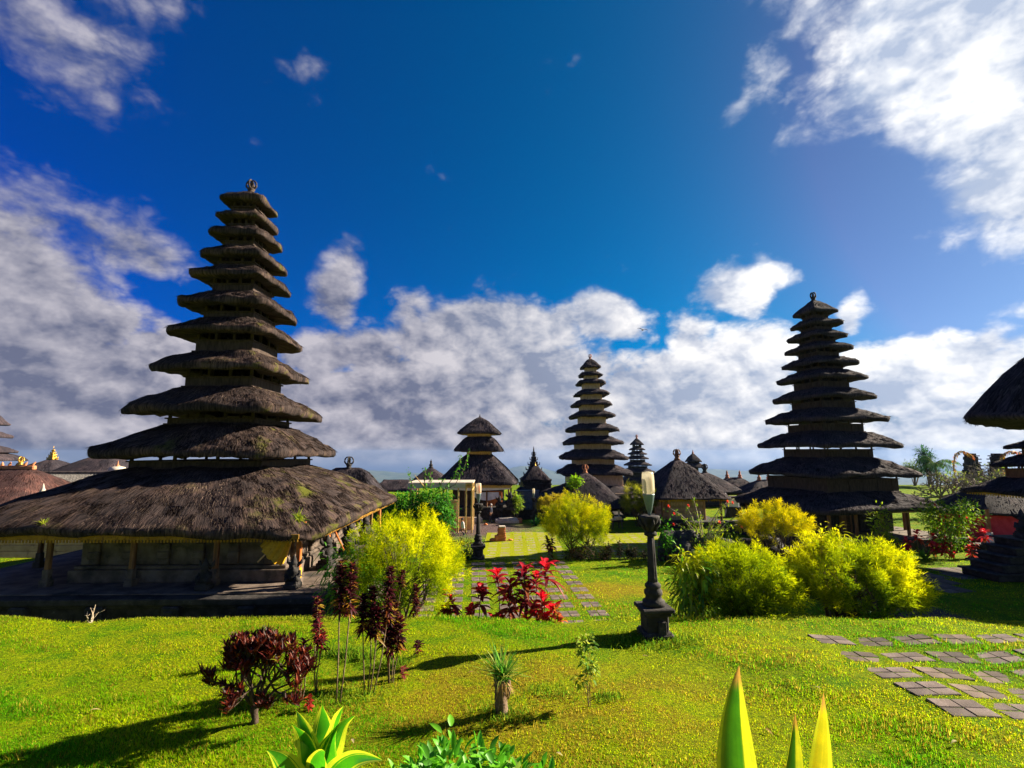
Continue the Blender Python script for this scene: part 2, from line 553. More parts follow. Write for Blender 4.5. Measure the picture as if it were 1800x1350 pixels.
FRANGI = surf('grey_bark', (.11, .09, .075), (.21, .175, .15), 6, .9, .5)
TWIG = surf('pale_twig', (.34, .26, .18), (.50, .42, .32), 6, .9, .4)
SOIL = surf('soil', (.035, .026, .026), (.09, .07, .066), 6, 1, 1.0, bscale=18, dist=.05)
SKIN = surf('skin', (.28, .14, .08), (.34, .18, .11), 9, .6, .05)
HAIR = surf('grey_hair', (.30, .28, .27), (.45, .43, .42), 20, .7, .3)
NAVY = surf('navy_cloth', (.012, .016, .035), (.03, .035, .06), 8, .9, .3)
BEAK = surf('dark_feather', (.012, .011, .012), (.03, .028, .03), 20, .7, .3)
LEAF = leaf_mat('leaf', .45, .008, .5)
FEATHER = leaf_mat('feathery_leaf', .5, .0, tmul=1.15)
BLADE = leaf_mat('grass_blade', .5, .0, tmul=1.75)
SHINY = leaf_mat('glossy_leaf', .38, .018, .45)
STRAW = leaf_mat('straw', .12, .0)
VARI = leaf_mat('variegated_leaf', .45, .07, .3, ((.52, .56, .03), 2.2, .60, 0.0))
STRIPE = leaf_mat('striped_leaf', .40, .07, .3, ((.44, .46, .02), .25, .45, 1.0))

# lamp glass
m_, k_, o_ = new_mat('frosted_glass')
dd = k_.node('ShaderNodeBsdfDiffuse', {'Color': (.74, .69, .56)})
tt = k_.node('ShaderNodeBsdfTranslucent', {'Color': (.85, .80, .66)})
gg = k_.node('ShaderNodeBsdfGlossy', {'Color': (1, 1, 1), 'Roughness': .15})
tp = k_.node('ShaderNodeBsdfTransparent', {'Color': (.95, .9, .78)})
a1 = k_.node('ShaderNodeMixShader', {0: .55}); a2 = k_.node('ShaderNodeMixShader', {0: .07}); a3 = k_.node('ShaderNodeMixShader', {0: .42})
for x_, y_ in ((dd.outputs[0], a1.inputs[1]), (tt.outputs[0], a1.inputs[2]), (a1.outputs[0], a2.inputs[1]), (gg.outputs[0], a2.inputs[2]), (a2.outputs[0], a3.inputs[1]), (tp.outputs[0], a3.inputs[2]), (a3.outputs[0], o_.inputs[0])):
    k_.t.links.new(x_, y_)
GLASS = m_


# ------------------------------------------------------------------ ground
def sstep(x, a, b):
    t = np.clip((x - a) / (b - a), 0, 1)
    return t * t * (3 - 2 * t)


def gz(x, y):
    x, y = np.asarray(x, float), np.asarray(y, float)
    w = .12 * np.sin(x * .7 + 1) + .08 * np.sin(x * 1.9)
    z = 1.8 * (1 - sstep(y, 1.5, 5.2))
    z = z + .035 * np.sin(x * 1.3 + y * .9) * np.exp(-((y - 8) / 3) ** 2) + .02 * np.sin(x * 3.1 - y * 2.3) * np.exp(-((y - 8) / 3) ** 2)
    z = z - .93 * sstep(y + w, 10.75, 11.75)
    z = z - 1.77 * sstep(y + w * .6, 21.2, 22.6)
    z = z + .05 * np.sin(x * .5 + y * .35) * sstep(y, 23, 27)
    z = z - 300 * (np.clip((y - 95) / 1500, 0, 1)) ** .8 - 90 * np.clip((y - 1500) / 5000, 0, 1)
    z = z + 60 * np.clip((np.abs(x) - 400) / 3000, 0, 1) * (y > 200)
    return z


def gzf(x, y):
    return float(gz(x, y))


def axis(parts):
    out = []
    for a, b, n in parts:
        out += list(np.linspace(a, b, n, endpoint=False))
    return np.array(out + [parts[-1][1]])


gx = axis([(-30000, -3000, 6), (-3000, -300, 8), (-300, -40, 14), (-40, -15, 25), (-15, 15, 160), (15, 40, 30), (40, 300, 14), (300, 3000, 8), (3000, 30000, 6)])
gy = axis([(-3000, -30, 8), (-30, 0, 12), (0, 26, 170), (26, 95, 60), (95, 1600, 36), (1600, 9000, 24)])
X, Y = np.meshgrid(gx, gy)
Z = gz(X, Y)
g_ = MB()
g_.loft(np.stack([X, Y, Z], 2), closed=False)
m_, k, out = new_mat('lawn_ground')
pos = k.node('ShaderNodeNewGeometry').outputs['Position']
n_s = k.noise(pos, 22, 5, .7)
n_m = k.noise(pos, 1.6, 5, .6)
n_l = k.noise(pos, .35, 4, .6)
grass = k.mix(k.ramp(n_s, .3, .7), (.04, .085, .002), (.24, .29, .003))
grass = k.mix(k.ramp(n_m, .42, .66), grass, k.mix(1.0, grass, (.42, .78, .6), 'MULTIPLY'))
dry = k.mix(k.ramp(n_s, .3, .7), (.12, .07, .006), (.30, .23, .012))


def spot_mask(cx, cy, rx, ry, soft=.5):
    d = k.v('LENGTH', k.v('MULTIPLY', k.v('SUBTRACT', k.v('ADD', pos, k.v('SCALE', k.v('SUBTRACT', k.noise(pos, 1.1, 4, .6, 'Color'), (.5, .5, .5)), scale=1.6)), (cx, cy, 0)), (1 / rx, 1 / ry, 0)))
    return k.ramp(d, 1 + soft, 1 - soft)


dm = k.m('MAXIMUM', spot_mask(3.0, 16.4, 2.2, .9), k.m('MULTIPLY', spot_mask(.0, 7.3, 3.4, 1.4, .6), k.ramp(n_m, .38, .55)))
dm = k.m('MAXIMUM', dm, k.m('MULTIPLY', k.ramp(n_l, .52, .66), k.ramp(k.noise(pos, 4.5, 5, .7), .45, .6)))
grass = k.mix(k.m('MULTIPLY', dm, .75), grass, dry)
soil = k.mix(k.ramp(n_s, .3, .7), (.05, .035, .038), (.15, .105, .10))
grass = k.mix(k.m('MAXIMUM', spot_mask(11.0, 14.2, 1.1, 1.3, .25), spot_mask(-3.0, 41.0, 4.5, 4.0, .5)), grass, soil)
sep = k.node('ShaderNodeSeparateXYZ', {'Vector': pos}).outputs
far = k.mix(k.ramp(k.noise(pos, .004, 6, .6), .4, .6), (.025, .05, .02), (.07, .09, .04))
colr = k.mix(k.ramp(sep[1], 75, 130), grass, far)
bp = k.node('ShaderNodeBump', {'Strength': 1.0, 'Distance': .05, 'Height': k.noise(pos, 34, 4, .75)})
p = k.node('ShaderNodeBsdfPrincipled', {'Base Color': colr, 'Roughness': 1.0, 'Specular IOR Level': .05, 'Normal': bp.outputs[0]})
k.t.links.new(p.outputs[0], out.inputs[0])
GROUND = m_
tag(g_.build('ground', GROUND), kind='structure')

# far hill range in the haze
h_ = MB()
hx = np.linspace(-9000, 12000, 260)
ring = []
for t in (0, .35, .7, 1, .6, 0):
    hh = (40 + 130 * np.exp(-((hx - 250) / 500) ** 2) + 70 * np.exp(-((hx + 2500) / 900) ** 2) + 90 * np.exp(-((hx - 3000) / 1200) ** 2)) * (1 + .12 * waves(np.stack([hx / 350, hx * 0, hx * 0], 1), 3))
    ring.append(np.stack([hx, np.full_like(hx, 7600 + 200 * len(ring)), -400 + hh * t], 1))
h_.loft(np.array(ring), closed=False)
tag(h_.build('hills', GROUND), kind='structure')

# ------------------------------------------------------------------ thatched buildings
def sq_ring(hx, hy, n=10, p=9.0):
    """points round a rectangle with softened corners; n per side"""
    u = np.linspace(-1, 1, n, endpoint=False)
    sq = np.concatenate([np.stack([u, -np.ones(n)], 1), np.stack([np.ones(n), u], 1), np.stack([-u, np.ones(n)], 1), np.stack([-np.ones(n), -u], 1)])
    k = (np.abs(sq[:, 0]) ** p + np.abs(sq[:, 1]) ** p) ** (1 / p)
    return sq / k[:, None] * np.array([hx, hy])


def thatch(name, mat_, parent, hx, hy, ix, iy, ze, rise, th=.22, n=10, blades=0, bl=.22, bw=.014, fringe=0, irr=.02, seed=0, bulge=1.3, bcol=None, sag=.0, col=(1, 1, 1)):
    mb = MB()
    prof = []
    K = 8
    for i in range(K + 1):
        t = i / K
        prof.append((t * .97, ze + rise * (1 - t ** bulge) + th * .35))
    prof += [(1.0, ze + th * .02), (.992, ze - th * .28), (.965, ze - th * .5), (.80, ze - th * .52), (0.1, ze - th * .45 + .12 * rise)]
    rings, st = [], []
    dist = 0
    for i, (t, z) in enumerate(prof):
        a, b = ix + (hx - ix) * t, iy + (hy - iy) * t
        r = sq_ring(max(a, .01), max(b, .01), n)
        nz = waves(np.concatenate([r * 2.2, np.full((len(r), 1), i * .5)], 1), seed) * irr
        fine = waves(np.concatenate([r * 9, np.full((len(r), 1), i * .9)], 1), seed + 5) * irr * .6
        corner = (np.abs(r[:, 0] / max(a, .01)) * np.abs(r[:, 1] / max(b, .01))) ** 3
        zz = z + nz * (1 if i > 1 else .3) + fine - sag * corner * t
        r = r * (1 + (nz / max(hx, .3) * .8)[:, None])
        rings.append(np.concatenate([r, zz[:, None]], 1))
        if i:
            dist += math.hypot((prof[i][0] - prof[i - 1][0]) * (hx - ix), prof[i][1] - prof[i - 1][1])
        per = np.linspace(0, 8 * hx, len(r), endpoint=False)
        st.append(np.stack([per, np.full(len(r), dist), np.full(len(r), seed * .37)], 1))
    rings, st = np.array(rings), np.array(st)
    mb.loft(rings, st=st.reshape(-1, 3), cap=(True, False), col=col)
    if blades or fringe:
        N4 = rings.shape[1]
        bc = bcol or ((.05, .035, .032), (.16, .115, .095), (.30, .235, .185))
        if blades:
            A = rings[:K]
            B = rings[1:K + 1]
            area = np.linalg.norm(np.cross(np.roll(A, -1, 1) - A, B - A), axis=2).ravel()
            q = rng.choice(len(area), blades, p=area / area.sum())
            r_, c_ = q // N4, q % N4
            u, v = rng.random((blades, 1)), rng.random((blades, 1))
            c2 = (c_ + 1) % N4
            p0 = A[r_, c_] * (1 - u) + A[r_, c2] * u
            p1 = B[r_, c_] * (1 - u) + B[r_, c2] * u
            P = p0 * (1 - v) + p1 * v
            lightp = waves(P * np.array([1.6, 1.6, 2.2]), seed + 11) + .35 * waves(P * 5, seed + 12)
            D = p1 - p0
            D /= np.linalg.norm(D, axis=1)[:, None] + 1e-9
            N = np.cross(rings[r_, c2] - rings[r_, c_], D)
            N /= np.linalg.norm(N, axis=1)[:, None] + 1e-9
            N[N[:, 2] < 0] *= -1
            tang = np.cross(N, D)
            D = D + N * rng.uniform(.0, .16, (blades, 1)) + tang * rng.normal(size=(blades, 1)) * .16
            L = bl * rng.uniform(.5, 1.3, blades)
            mb.leaves(P + N * .004, D, L, bw, pal(blades, *bc, p=(.5, .35, .15)) * np.clip(.75 + .85 * lightp, .35, 2.4)[:, None], droop=.18, nseg=1, roll=rng.uniform(-.6, .6, blades), mi=1)
        if fringe:
            e = rng.integers(0, N4, fringe)
            u = rng.random((fringe, 1))
            r0 = rings[K + 1 + rng.integers(0, 3, fringe), e]
            r1 = rings[K + 1, (e + 1) % N4]
            P = rings[K + 1, e] * (1 - u) + r1 * u
            P[:, 2] -= rng.random(fringe) * th * .5
            D = P * np.array([1, 1, 0])
            D /= np.linalg.norm(D, axis=1)[:, None]
            D = D * rng.uniform(.1, 1, (fringe, 1)) + np.array([0, 0, -1.0]) * rng.uniform(.3, 1.2, (fringe, 1)) + rng.normal(size=(fringe, 3)) * .3
            mb.leaves(P - D * .02, D, bl * rng.uniform(.15, .5, fringe), bw * .8, pal(fringe, *bc, p=(.6, .3, .1)), nseg=1, mi=1)
    return mb.build(name, [mat_, STRAW], parent)


def crown(mb, z, s, c=(0, 0), scroll=True):
    """roof crown: turned foot with two scrolls and a bud"""
    x, y = c
    mb.lathe([(.26 * s, 0), (.28 * s, .1 * s), (.17 * s, .18 * s), (.2 * s, .28 * s), (.24 * s, .36 * s), (.13 * s, .44 * s), (.1 * s, .6 * s), (.13 * s, .7 * s), (.05 * s, .85 * s), (.01, 1.0 * s)], (x, y, z), 12)
    if scroll:
        for sg in (-1, 1):
            t = np.linspace(0, 4.4, 14)
            r = .25 * s * (1 - t / 8)
            pts = np.stack([x + sg * (.12 * s + r * np.sin(t)), np.full(14, y), z + .62 * s - .22 * s * np.cos(t) + .02 * t], 1)
            mb.tube(pts, np.linspace(.07, .035, 14) * s, 6)
            pts2 = np.stack([np.full(14, x), y + sg * (.12 * s + r * np.sin(t)), z + .62 * s - .22 * s * np.cos(t) + .02 * t], 1)
            mb.tube(pts2, np.linspace(.07, .035, 14) * s, 6)


def fringe_cloth(mb, x0, x1, y, z, h=.16, tooth=.11, axis_='x', depth=.03):
    """scalloped valance hanging along an eave"""
    L = x1 - x0
    n = max(2, int(L / tooth))
    mid = (x0 + x1) / 2
    put = (lambda a, w, zz, hh, dd: mb.box((a, y, zz), (w, dd, hh), bev=.004)) if axis_ == 'x' else (lambda a, w, zz, hh, dd: mb.box((y, a, zz), (dd, w, hh), bev=.004))
    put(mid, L, z - h * .3, h * .6, depth)
    for i in range(n):
        a = x0 + (i + .5) * L / n
        put(a, L / n * .55, z - h * .78, h * .40, depth * .7)


def meru(label, loc, rz, tiers, zb, mat_=TH_DARK, neckmat=DWOOD, blades=0, fringe=0, bl=.22, bw=.014, th=(.10, .05), nk=.58, rk=.46, base_rk=.42, gap=True, bcol=None, apex=1.05, crown_s=.55, n=10, crown_mat=TERRA, tops=None, slats=False):
    """tiered pagoda shrine. tiers: (half width, eave height) from the top down, world heights"""
    t = thing('meru_tower', label, 'pagoda', loc, rz)
    z0 = loc[2]
    N = len(tiers)
    for i, (a, z) in enumerate(tiers):
        z = z - z0
        a = a / .95
        thk = min(th[0] + th[1] * a, .36)
        nxt = tiers[i - 1] if i else None
        if i == 0:
            inner, rise = .05, a * apex
        else:
            inner = nk * nxt[0] / .95
            if i == N - 1:
                inner *= 1.22
            rise = rk * (a - inner) if i < N - 1 else base_rk * (a - inner)
            zn = nxt[1] - z0
            lim = zn - z - .12
            rise = min(rise, lim)
        big = (a / 5) ** 1.0
        thatch('thatch_roof', mat_, t, a, a, inner, inner, z, rise, thk, n=n, blades=int(blades * (a * a)) if blades else 0, fringe=int(fringe * a) if fringe else 0, bl=bl * (.55 + .12 * a), bw=bw, irr=.035 + .006 * a if blades else .02 + .006 * a, seed=i * 7 + int(abs(loc[0]) * 3), bcol=bcol, bulge=1.3 if i else 1.25, sag=.04 * a)
        if i:
            b = inner - .04
            zt = nxt[1] - z0
            zl = z + rise - .05
            mb = MB()
            hh = zt - zl
            thn = min(th[0] + th[1] * nxt[0], .36)
            wall_top = zt - (.5 * thn + .10 + .05 * hh if gap else -.12 * min(rise, .5))
            if hh > .12:
                mb.box((0, 0, (zl + wall_top) / 2), (2 * b, 2 * b, wall_top - zl), bev=.02)
                mb.box((0, 0, zl + .06 + thk * .2), (2 * b + .16, 2 * b + .16, .06), bev=.01)
                mb.box((0, 0, wall_top - .03), (2 * b + .12, 2 * b + .12, .05), bev=.01)
                if gap:
                    for sx in np.linspace(-1, 1, 4):
                        for sy in (-1, 1):
                            mb.box((sx * (b - .06), sy * (b - .06), (wall_top + zt) / 2 + .1), (.09, .09, zt - wall_top + .3), bev=.01)
                            mb.box((sy * (b - .06), sx * (b - .06), (wall_top + zt) / 2 + .1), (.085, .085, zt - wall_top + .3), bev=.01)
                if slats:
                    for sx in np.linspace(-.8, .8, 5):
                        mb.box((sx * b, -b - .01, (zl + wall_top) / 2), (.06, .05, wall_top - zl - .1), bev=.01)
                        mb.box((-b - .01, sx * b, (zl + wall_top) / 2), (.05, .06, wall_top - zl - .1), bev=.01)
                mb.build('tower_wall', neckmat, t)
    mb = MB()
    a, z = tiers[0]
    crown(mb, z - z0 + a / .95 * apex - .02, crown_s)
    mb.build('finial', crown_mat, t)
    return t


def hip(t, mat_, hx, hy, ze, rise, th=.18, ridge=.05, blades=0, fringe=0, n=10, seed=0, bl=.2, bw=.016, bcol=None, irr=.03, bulge=1.22, name='thatch_roof', ridge_y=.05):
    return thatch(name, mat_, t, hx, hy, ridge, ridge_y, ze, rise, th, n=n, blades=blades, fringe=fringe, bl=bl, bw=bw, seed=seed, bcol=bcol, irr=irr, bulge=bulge, sag=.05)


DCOL = ((.012, .010, .013), (.035, .030, .034), (.09, .08, .085))
RCOL = ((.03, .012, .013), (.075, .038, .034), (.14, .085, .07))


def stepped_base(t, name, hx, hy, z0, z1, mat_, steps=3, c=(0, 0)):
    mb = MB()
    H = z1 - z0
    prof = [(0.0, .16, .10), (.16, .12, .05), (.28, .42, -.03), (.70, .10, .04), (.80, .20, .12)]
    for a, h, e in prof:
        mb.box((c[0], c[1], z0 + (a + h / 2) * H), (2 * (hx + e), 2 * (hy + e), h * H - .004), bev=.02)
    # raised panels and corner blocks
    for sx in (-1, 1):
        for sy in (-1, 1):
            mb.box((c[0] + sx * hx, c[1] + sy * hy, z0 + .5 * H), (.5, .5, .99 * H), bev=.03)
    for u in np.linspace(-.66, .66, 5):
        mb.box((c[0] + u * hx, c[1] - hy - .02, z0 + .47 * H), (.42, .30, .62 * H), bev=.04)
        mb.box((c[0] + u * hx, c[1] - hy - .14, z0 + .55 * H), (.24, .12, .22 * H), bev=.04)
        mb.box((c[0] + hx + .02, c[1] + u * hy, z0 + .47 * H), (.30, .42, .62 * H), bev=.04)
        mb.box((c[0] - hx - .02, c[1] + u * hy, z0 + .47 * H), (.30, .42, .62 * H), bev=.04)
    return mb.build(name, mat_, t)


# ---- the big brown meru on the left
LM = (-10.35, 18.4, -.93)
lt = [(.77, 13.03), (.81, 12.31), (.95, 11.59), (1.16, 10.72), (1.30, 9.86), (1.54, 8.76), (1.72, 7.68), (1.98, 6.34), (2.46, 4.86), (2.91, 3.43), (5.10, 1.43)]
M1 = meru('tall brown thatched pagoda of eleven roofs, mossy at right, above a posted stone base', LM, R(1.4), lt, 0, TH_BROWN, DWOOD, blades=2200, fringe=300, bl=.20, bw=.011, th=(.19, .045), crown_s=.62, n=22, apex=.62, rk=.54, crown_mat=DWOOD, bcol=((.009, .007, .008), (.042, .029, .027), (.125, .09, .07)))
stepped_base(M1, 'stone_base', 5.55, 5.55, -.05, .75, DSTONE)
mb = MB()
mb.box((0, 0, .765), (10.6, 10.6, .03), bev=.01)
for i in range(6):      # stair flank at the sunlit right side
    mb.box((5.95 + .0, -3.6 + .0 * i, .02 + .11 * i), (.9 - .14 * i, 2.6, .11), bev=.015)
mb.build('stone_floor', WSTONE, M1)
mb = MB()
cx0, cx1, cy0, cy1 = -1.75, 3.85, -4.05, 3.7
mx, my, sx, sy = (cx0 + cx1) / 2, (cy0 + cy1) / 2, cx1 - cx0, cy1 - cy0
for z, h, e in ((.78, .34, .18), (1.12, .10, .10), (1.22, .62, 0), (1.84, .08, .06), (1.92, .62, -.05)):
    mb.box((mx, my, z + h / 2), (sx + 2 * e, sy + 2 * e, h - .003), bev=.02)
for u in np.linspace(-.85, .85, 6):      # carved pilasters
    for z, h, e in ((1.24, .58, .05), (1.40, .2, .10), (2.0, .5, .04)):
        mb.box((cx1 + e, my + u * sy / 2, z + h / 2), (.12, .22 + e, h), bev=.03)
        mb.box((mx + u * sx / 2, cy0 - e, z + h / 2), (.22 + e, .12, h), bev=.03)
for u in (-.5, 0, .5):      # dark doors and windows on the right face
    mb.box((cx1 + .03, my + u * sy / 2 + .4, 1.95), (.08, .34, .7), bev=.01, col=(.15, .12, .1))
mb.build('stone_wall', WSTONE, M1)
pf = [(-4.45 + 2.22 * i, -4.5) for i in range(5)] + [(4.45, -4.5 + 2.25 * i) for i in range(1, 5)] + [(-4.45, -4.5 + 2.25 * i) for i in range(1, 5)]
for px_, py_ in pf:
    mb = MB()
    mb.box((px_, py_, 1.62), (.125, .125, 1.66), bev=.02)
    o = mb.build('post', OWOOD if px_ > 4 else WOOD, M1)  # posts off the sunny right side get browner wood: shade painted as colour
    mb = MB()
    mb.box((px_, py_, 1.06), (.16, .16, .32), bev=.015)
    mb.build('post_wrap', GOLD if px_ > 4 else WSTONE, o)
    mb = MB()
    mb.box((px_, py_, .86), (.23, .23, .2), bev=.02)
    mb.build('post_foot', WSTONE, o)
mb = MB()
for sgn in (-1, 1):
    mb.box((0, sgn * 4.5, 2.36), (9.2, .14, .16), bev=.01)
    mb.box((sgn * 4.45, 0, 2.36), (.14, 9.0, .15), bev=.01)
for i in range(24):
    u = -3.7 + 7.4 * i / 23
    mb.tube([(u, -4.8, 2.16), (u * .6, -2.6, 2.85)], .03, 5)
    mb.tube([(4.8, u, 2.16), (2.6, u * .6, 2.85)], .03, 5)
mb.build('rafters', OWOOD, M1)
mb = MB()
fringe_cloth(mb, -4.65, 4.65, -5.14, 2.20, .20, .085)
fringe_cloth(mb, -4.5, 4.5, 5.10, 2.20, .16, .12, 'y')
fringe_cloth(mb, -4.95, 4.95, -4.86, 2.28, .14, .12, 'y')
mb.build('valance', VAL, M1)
mb = MB()
mb.tube([(4.45, -2.2, 2.2), (4.55, -.9, 1.0)], .035, 6)
mb.build('brace', OWOOD, M1)


# ---- right meru, dark
RM = (22.66, 36.0, -2.7)
rt = [(1.05, 13.69), (1.24, 12.77), (1.42, 11.84), (1.58, 10.89), (1.78, 9.78), (2.09, 8.70), (2.36, 7.30), (2.78, 5.71), (3.24, 3.96), (3.80, 2.01), (4.60, -.12)]
M2 = meru('tall dark thatched pagoda of eleven roofs at right behind the golden shrubs', RM, R(11), rt, 0, TH_DARK, DWOOD, blades=650, fringe=60, bl=.24, bw=.025, th=(.20, .055), crown_s=.75, n=16, bcol=DCOL, apex=.85, crown_mat=DSTONE, slats=True)
stepped_base(M2, 'stone_base', 4.9, 4.9, 0, .8, DSTONE)
mb = MB()
mb.box((0, 0, .82), (9.6, 9.6, .04), bev=.01)
mb.build('stone_floor', WSTONE, M2)
mb = MB()
mb.box((0, .3, 1.65), (5.2, 5.2, 1.6), bev=.02)
for u in np.linspace(-.8, .8, 5):
    mb.box((u * 2.6, -2.33, 1.6), (.3, .16, 1.4), bev=.02)
    mb.box((2.63, .3 + u * 2.6, 1.6), (.16, .3, 1.4), bev=.02)
mb.build('cella_wall', DSTONE, M2)
for px_, py_ in [(-3.9 + 1.95 * i, -3.9) for i in range(5)] + [(3.9, -3.9 + 1.95 * i) for i in range(1, 5)] + [(-3.9, -3.9 + 1.95 * i) for i in range(1, 5)]:
    mb = MB()
    mb.box((px_, py_, 1.65), (.16, .16, 1.65), bev=.02)
    mb.build('post', WOOD, M2)
mb = MB()
for sgn in (-1, 1):
    mb.box((0, sgn * 4.1, 2.36), (8.4, .1, .14), bev=.01)
    mb.box((sgn * 4.1, 0, 2.36), (.1, 8.2, .13), bev=.01)
mb.build('eave_beam', PWOOD, M2)
mb = MB()
mb.box((-1.2, -2.36, 1.55), (.9, .1, 1.3), bev=.01)
mb.build('door', WOOD, M2)

# ---- centre meru with pale walls
CM = (8.82, 55, 3.09)
CM = (CM[0], CM[1], -2.7)
ce = [(1.0, (8.53, 55, 12.86)[2]), (1.16, (8.51, 55, 11.95)[2]), (1.44, (8.49, 55, 11.02)[2]), (1.70, (8.46, 55, 9.79)[2]), (1.95, (8.44, 55, 8.61)[2]), (2.17, (8.41, 55, 7.34)[2]), (2.50, (8.38, 55, 5.83)[2]), (2.80, (8.35, 55, 4.42)[2]), (3.20, (8.32, 55, 2.87)[2]), (3.50, (8.28, 55, 1.24)[2]), (5.9, (8.07, 54, -1.65)[2])]
M3 = meru('slender dark pagoda of eleven roofs with pale tan walls in the centre distance', CM, R(2), ce, 0, TH_DARK, PWOOD, blades=150, fringe=50, bl=.4, bw=.04, th=(.18, .06), gap=False, crown_s=.6, n=12, bcol=DCOL, apex=.9, nk=.60)
stepped_base(M3, 'stone_base', 5.6, 5.6, 0, .7, DSTONE)
mb = MB()
mb.box((0, 0, 1.4), (6.5, 6.5, 1.4), bev=.02)
mb.build('cella_wall', WOOD, M3)
for px_ in (-5, -2.5, 0, 2.5, 5):
    mb = MB()
    mb.box((px_, -5, 1.3), (.22, .22, 1.4), bev=.02)
    mb.build('post', WHITE, M3)
mb = MB()
mb.box((0, -5.1, 1.95), (10.6, .1, .22), bev=.01)
mb.build('eave_beam', PWOOD, M3)

# ---- small far meru of seven roofs
FM = (21.28, 85, 2.92)
FM = (FM[0], FM[1], -2.8)
ft = [(.95, 4.72), (1.12, 3.86), (1.36, 3.11), (1.55, 2.36), (1.92, 1.3), (2.27, .2), (2.62, -1.17)]
M4 = meru('small dark pagoda of seven roofs far behind the lamp post', FM, R(0.6), ft, 0, TH_DARK, DSTONE, blades=0, th=(.12, .06), gap=True, crown_s=.7, n=10, apex=1.0, nk=.66)
stepped_base(M4, 'stone_base', 2.6, 2.6, 0, 1.5, DSTONE)

# ---- meru with three roofs, left of centre
TM = (-3.21, 49.5, 3.12)
TM = (TM[0], TM[1], -2.7)
M5 = thing('meru_tower', 'squat dark pagoda of three roofs with gold necks and a wide lower roof', 'pagoda', TM, R(-2))
zz = lambda y: (-3.11, 48, 3.13)[2] * 0 + y
z1, z2, z3 = (-3.13, 48, 5.30)[2] + 2.7, (-3.12, 48, 3.61)[2] + 2.7, (-2.98, 46.3, 0.60)[2] + 2.7
zn1, zn2 = (-3.13, 48, 4.87)[2] + 2.7, (-3.11, 48, 3.13)[2] + 2.7
hip(M5, TH_DARK, 2.05, 2.05, z1, 1.5, .3, n=12, blades=1500, bl=.35, bw=.04, bcol=DCOL, seed=4)
thatch('thatch_roof', TH_DARK, M5, 2.3, 2.3, 1.15, 1.15, z2, zn1 - z2 - .05, .3, n=12, blades=1500, bl=.35, bw=.04, bcol=DCOL, seed=5)
thatch('thatch_roof', TH_DARK, M5, 3.75, 3.75, 1.2, 1.2, z3, zn2 - z3 - .05, .34, n=14, blades=4500, fringe=500, bl=.4, bw=.04, bcol=DCOL, seed=6, bulge=1.12)
for za, zb_, b in ((zn1 - .25, z1 - .05, 1.1), (zn2 - .25, z2 - .05, 1.15)):
    mb = MB()
    mb.box((0, 0, (za + zb_) / 2), (2 * b, 2 * b, zb_ - za), bev=.02)
    mb.box((0, 0, zb_ - .1), (2 * b + .9, 2 * b + .9, .12), bev=.02)
    for u in (-.9, -.3, .3, .9):
        mb.box((u * b, -b - .02, (za + zb_) / 2), (.1, .08, zb_ - za - .2), bev=.01)
    mb.build('tower_wall', BAMBOO, M5)
mb = MB()
crown(mb, z1 + 1.48, .42, scroll=False)
mb.build('finial', DSTONE, M5)
stepped_base(M5, 'stone_base', 3.3, 3.3, 0, 1.15, DSTONE)
mb = MB()
mb.box((0, .4, 1.9), (4.6, 4.6, 1.6), bev=.02)
mb.build('cella_wall', DWOOD, M5)
mb = MB()
mb.box((0, -3.2, z3 - .3), (6.5, .1, .26), bev=.01)
mb.box((3.2, 0, z3 - .3), (.1, 6.3, .25), bev=.01)
mb.build('eave_beam', BAMBOO, M5)
mb = MB()
for x0_, x1_, yy_, s0 in ((-3.15, 3.15, -3.1, .35), (-.2, 2.1, -2.9, .75)):
    u = np.linspace(0, 1, 16)
    top = np.stack([x0_ + (x1_ - x0_) * u, np.full(16, yy_), np.full(16, z3 - .35 - (s0 > .5) * .5)], 1)
    bot = top + np.stack([0 * u, .05 * np.sin(u * 30), -s0 * (.6 + .4 * np.sin(u * 3.14)) + 0 * u], 1)
    mb.loft(np.array([top, (top + bot) / 2 + np.array([0, -.06, 0]), bot]), closed=False)
mb.build('cloth_band', WHITE, M5)
mb = MB()
mb.box((1.2 + .5, -1.95, 1.75), (1.3, .12, 1.5), bev=.02)
for u in np.linspace(1.2, 2.2, 6):
    mb.box((u, -2.02, 1.75), (.05, .06, 1.4), bev=.01)
mb.build('door', OWOOD, M5)
for px_ in (-3, -1, 1, 3):
    for py_ in (-3, 3):
        mb = MB()
        mb.box((px_, py_, 1.9), (.14, .14, 1.7), bev=.02)
        mb.build('post', WOOD, M5)


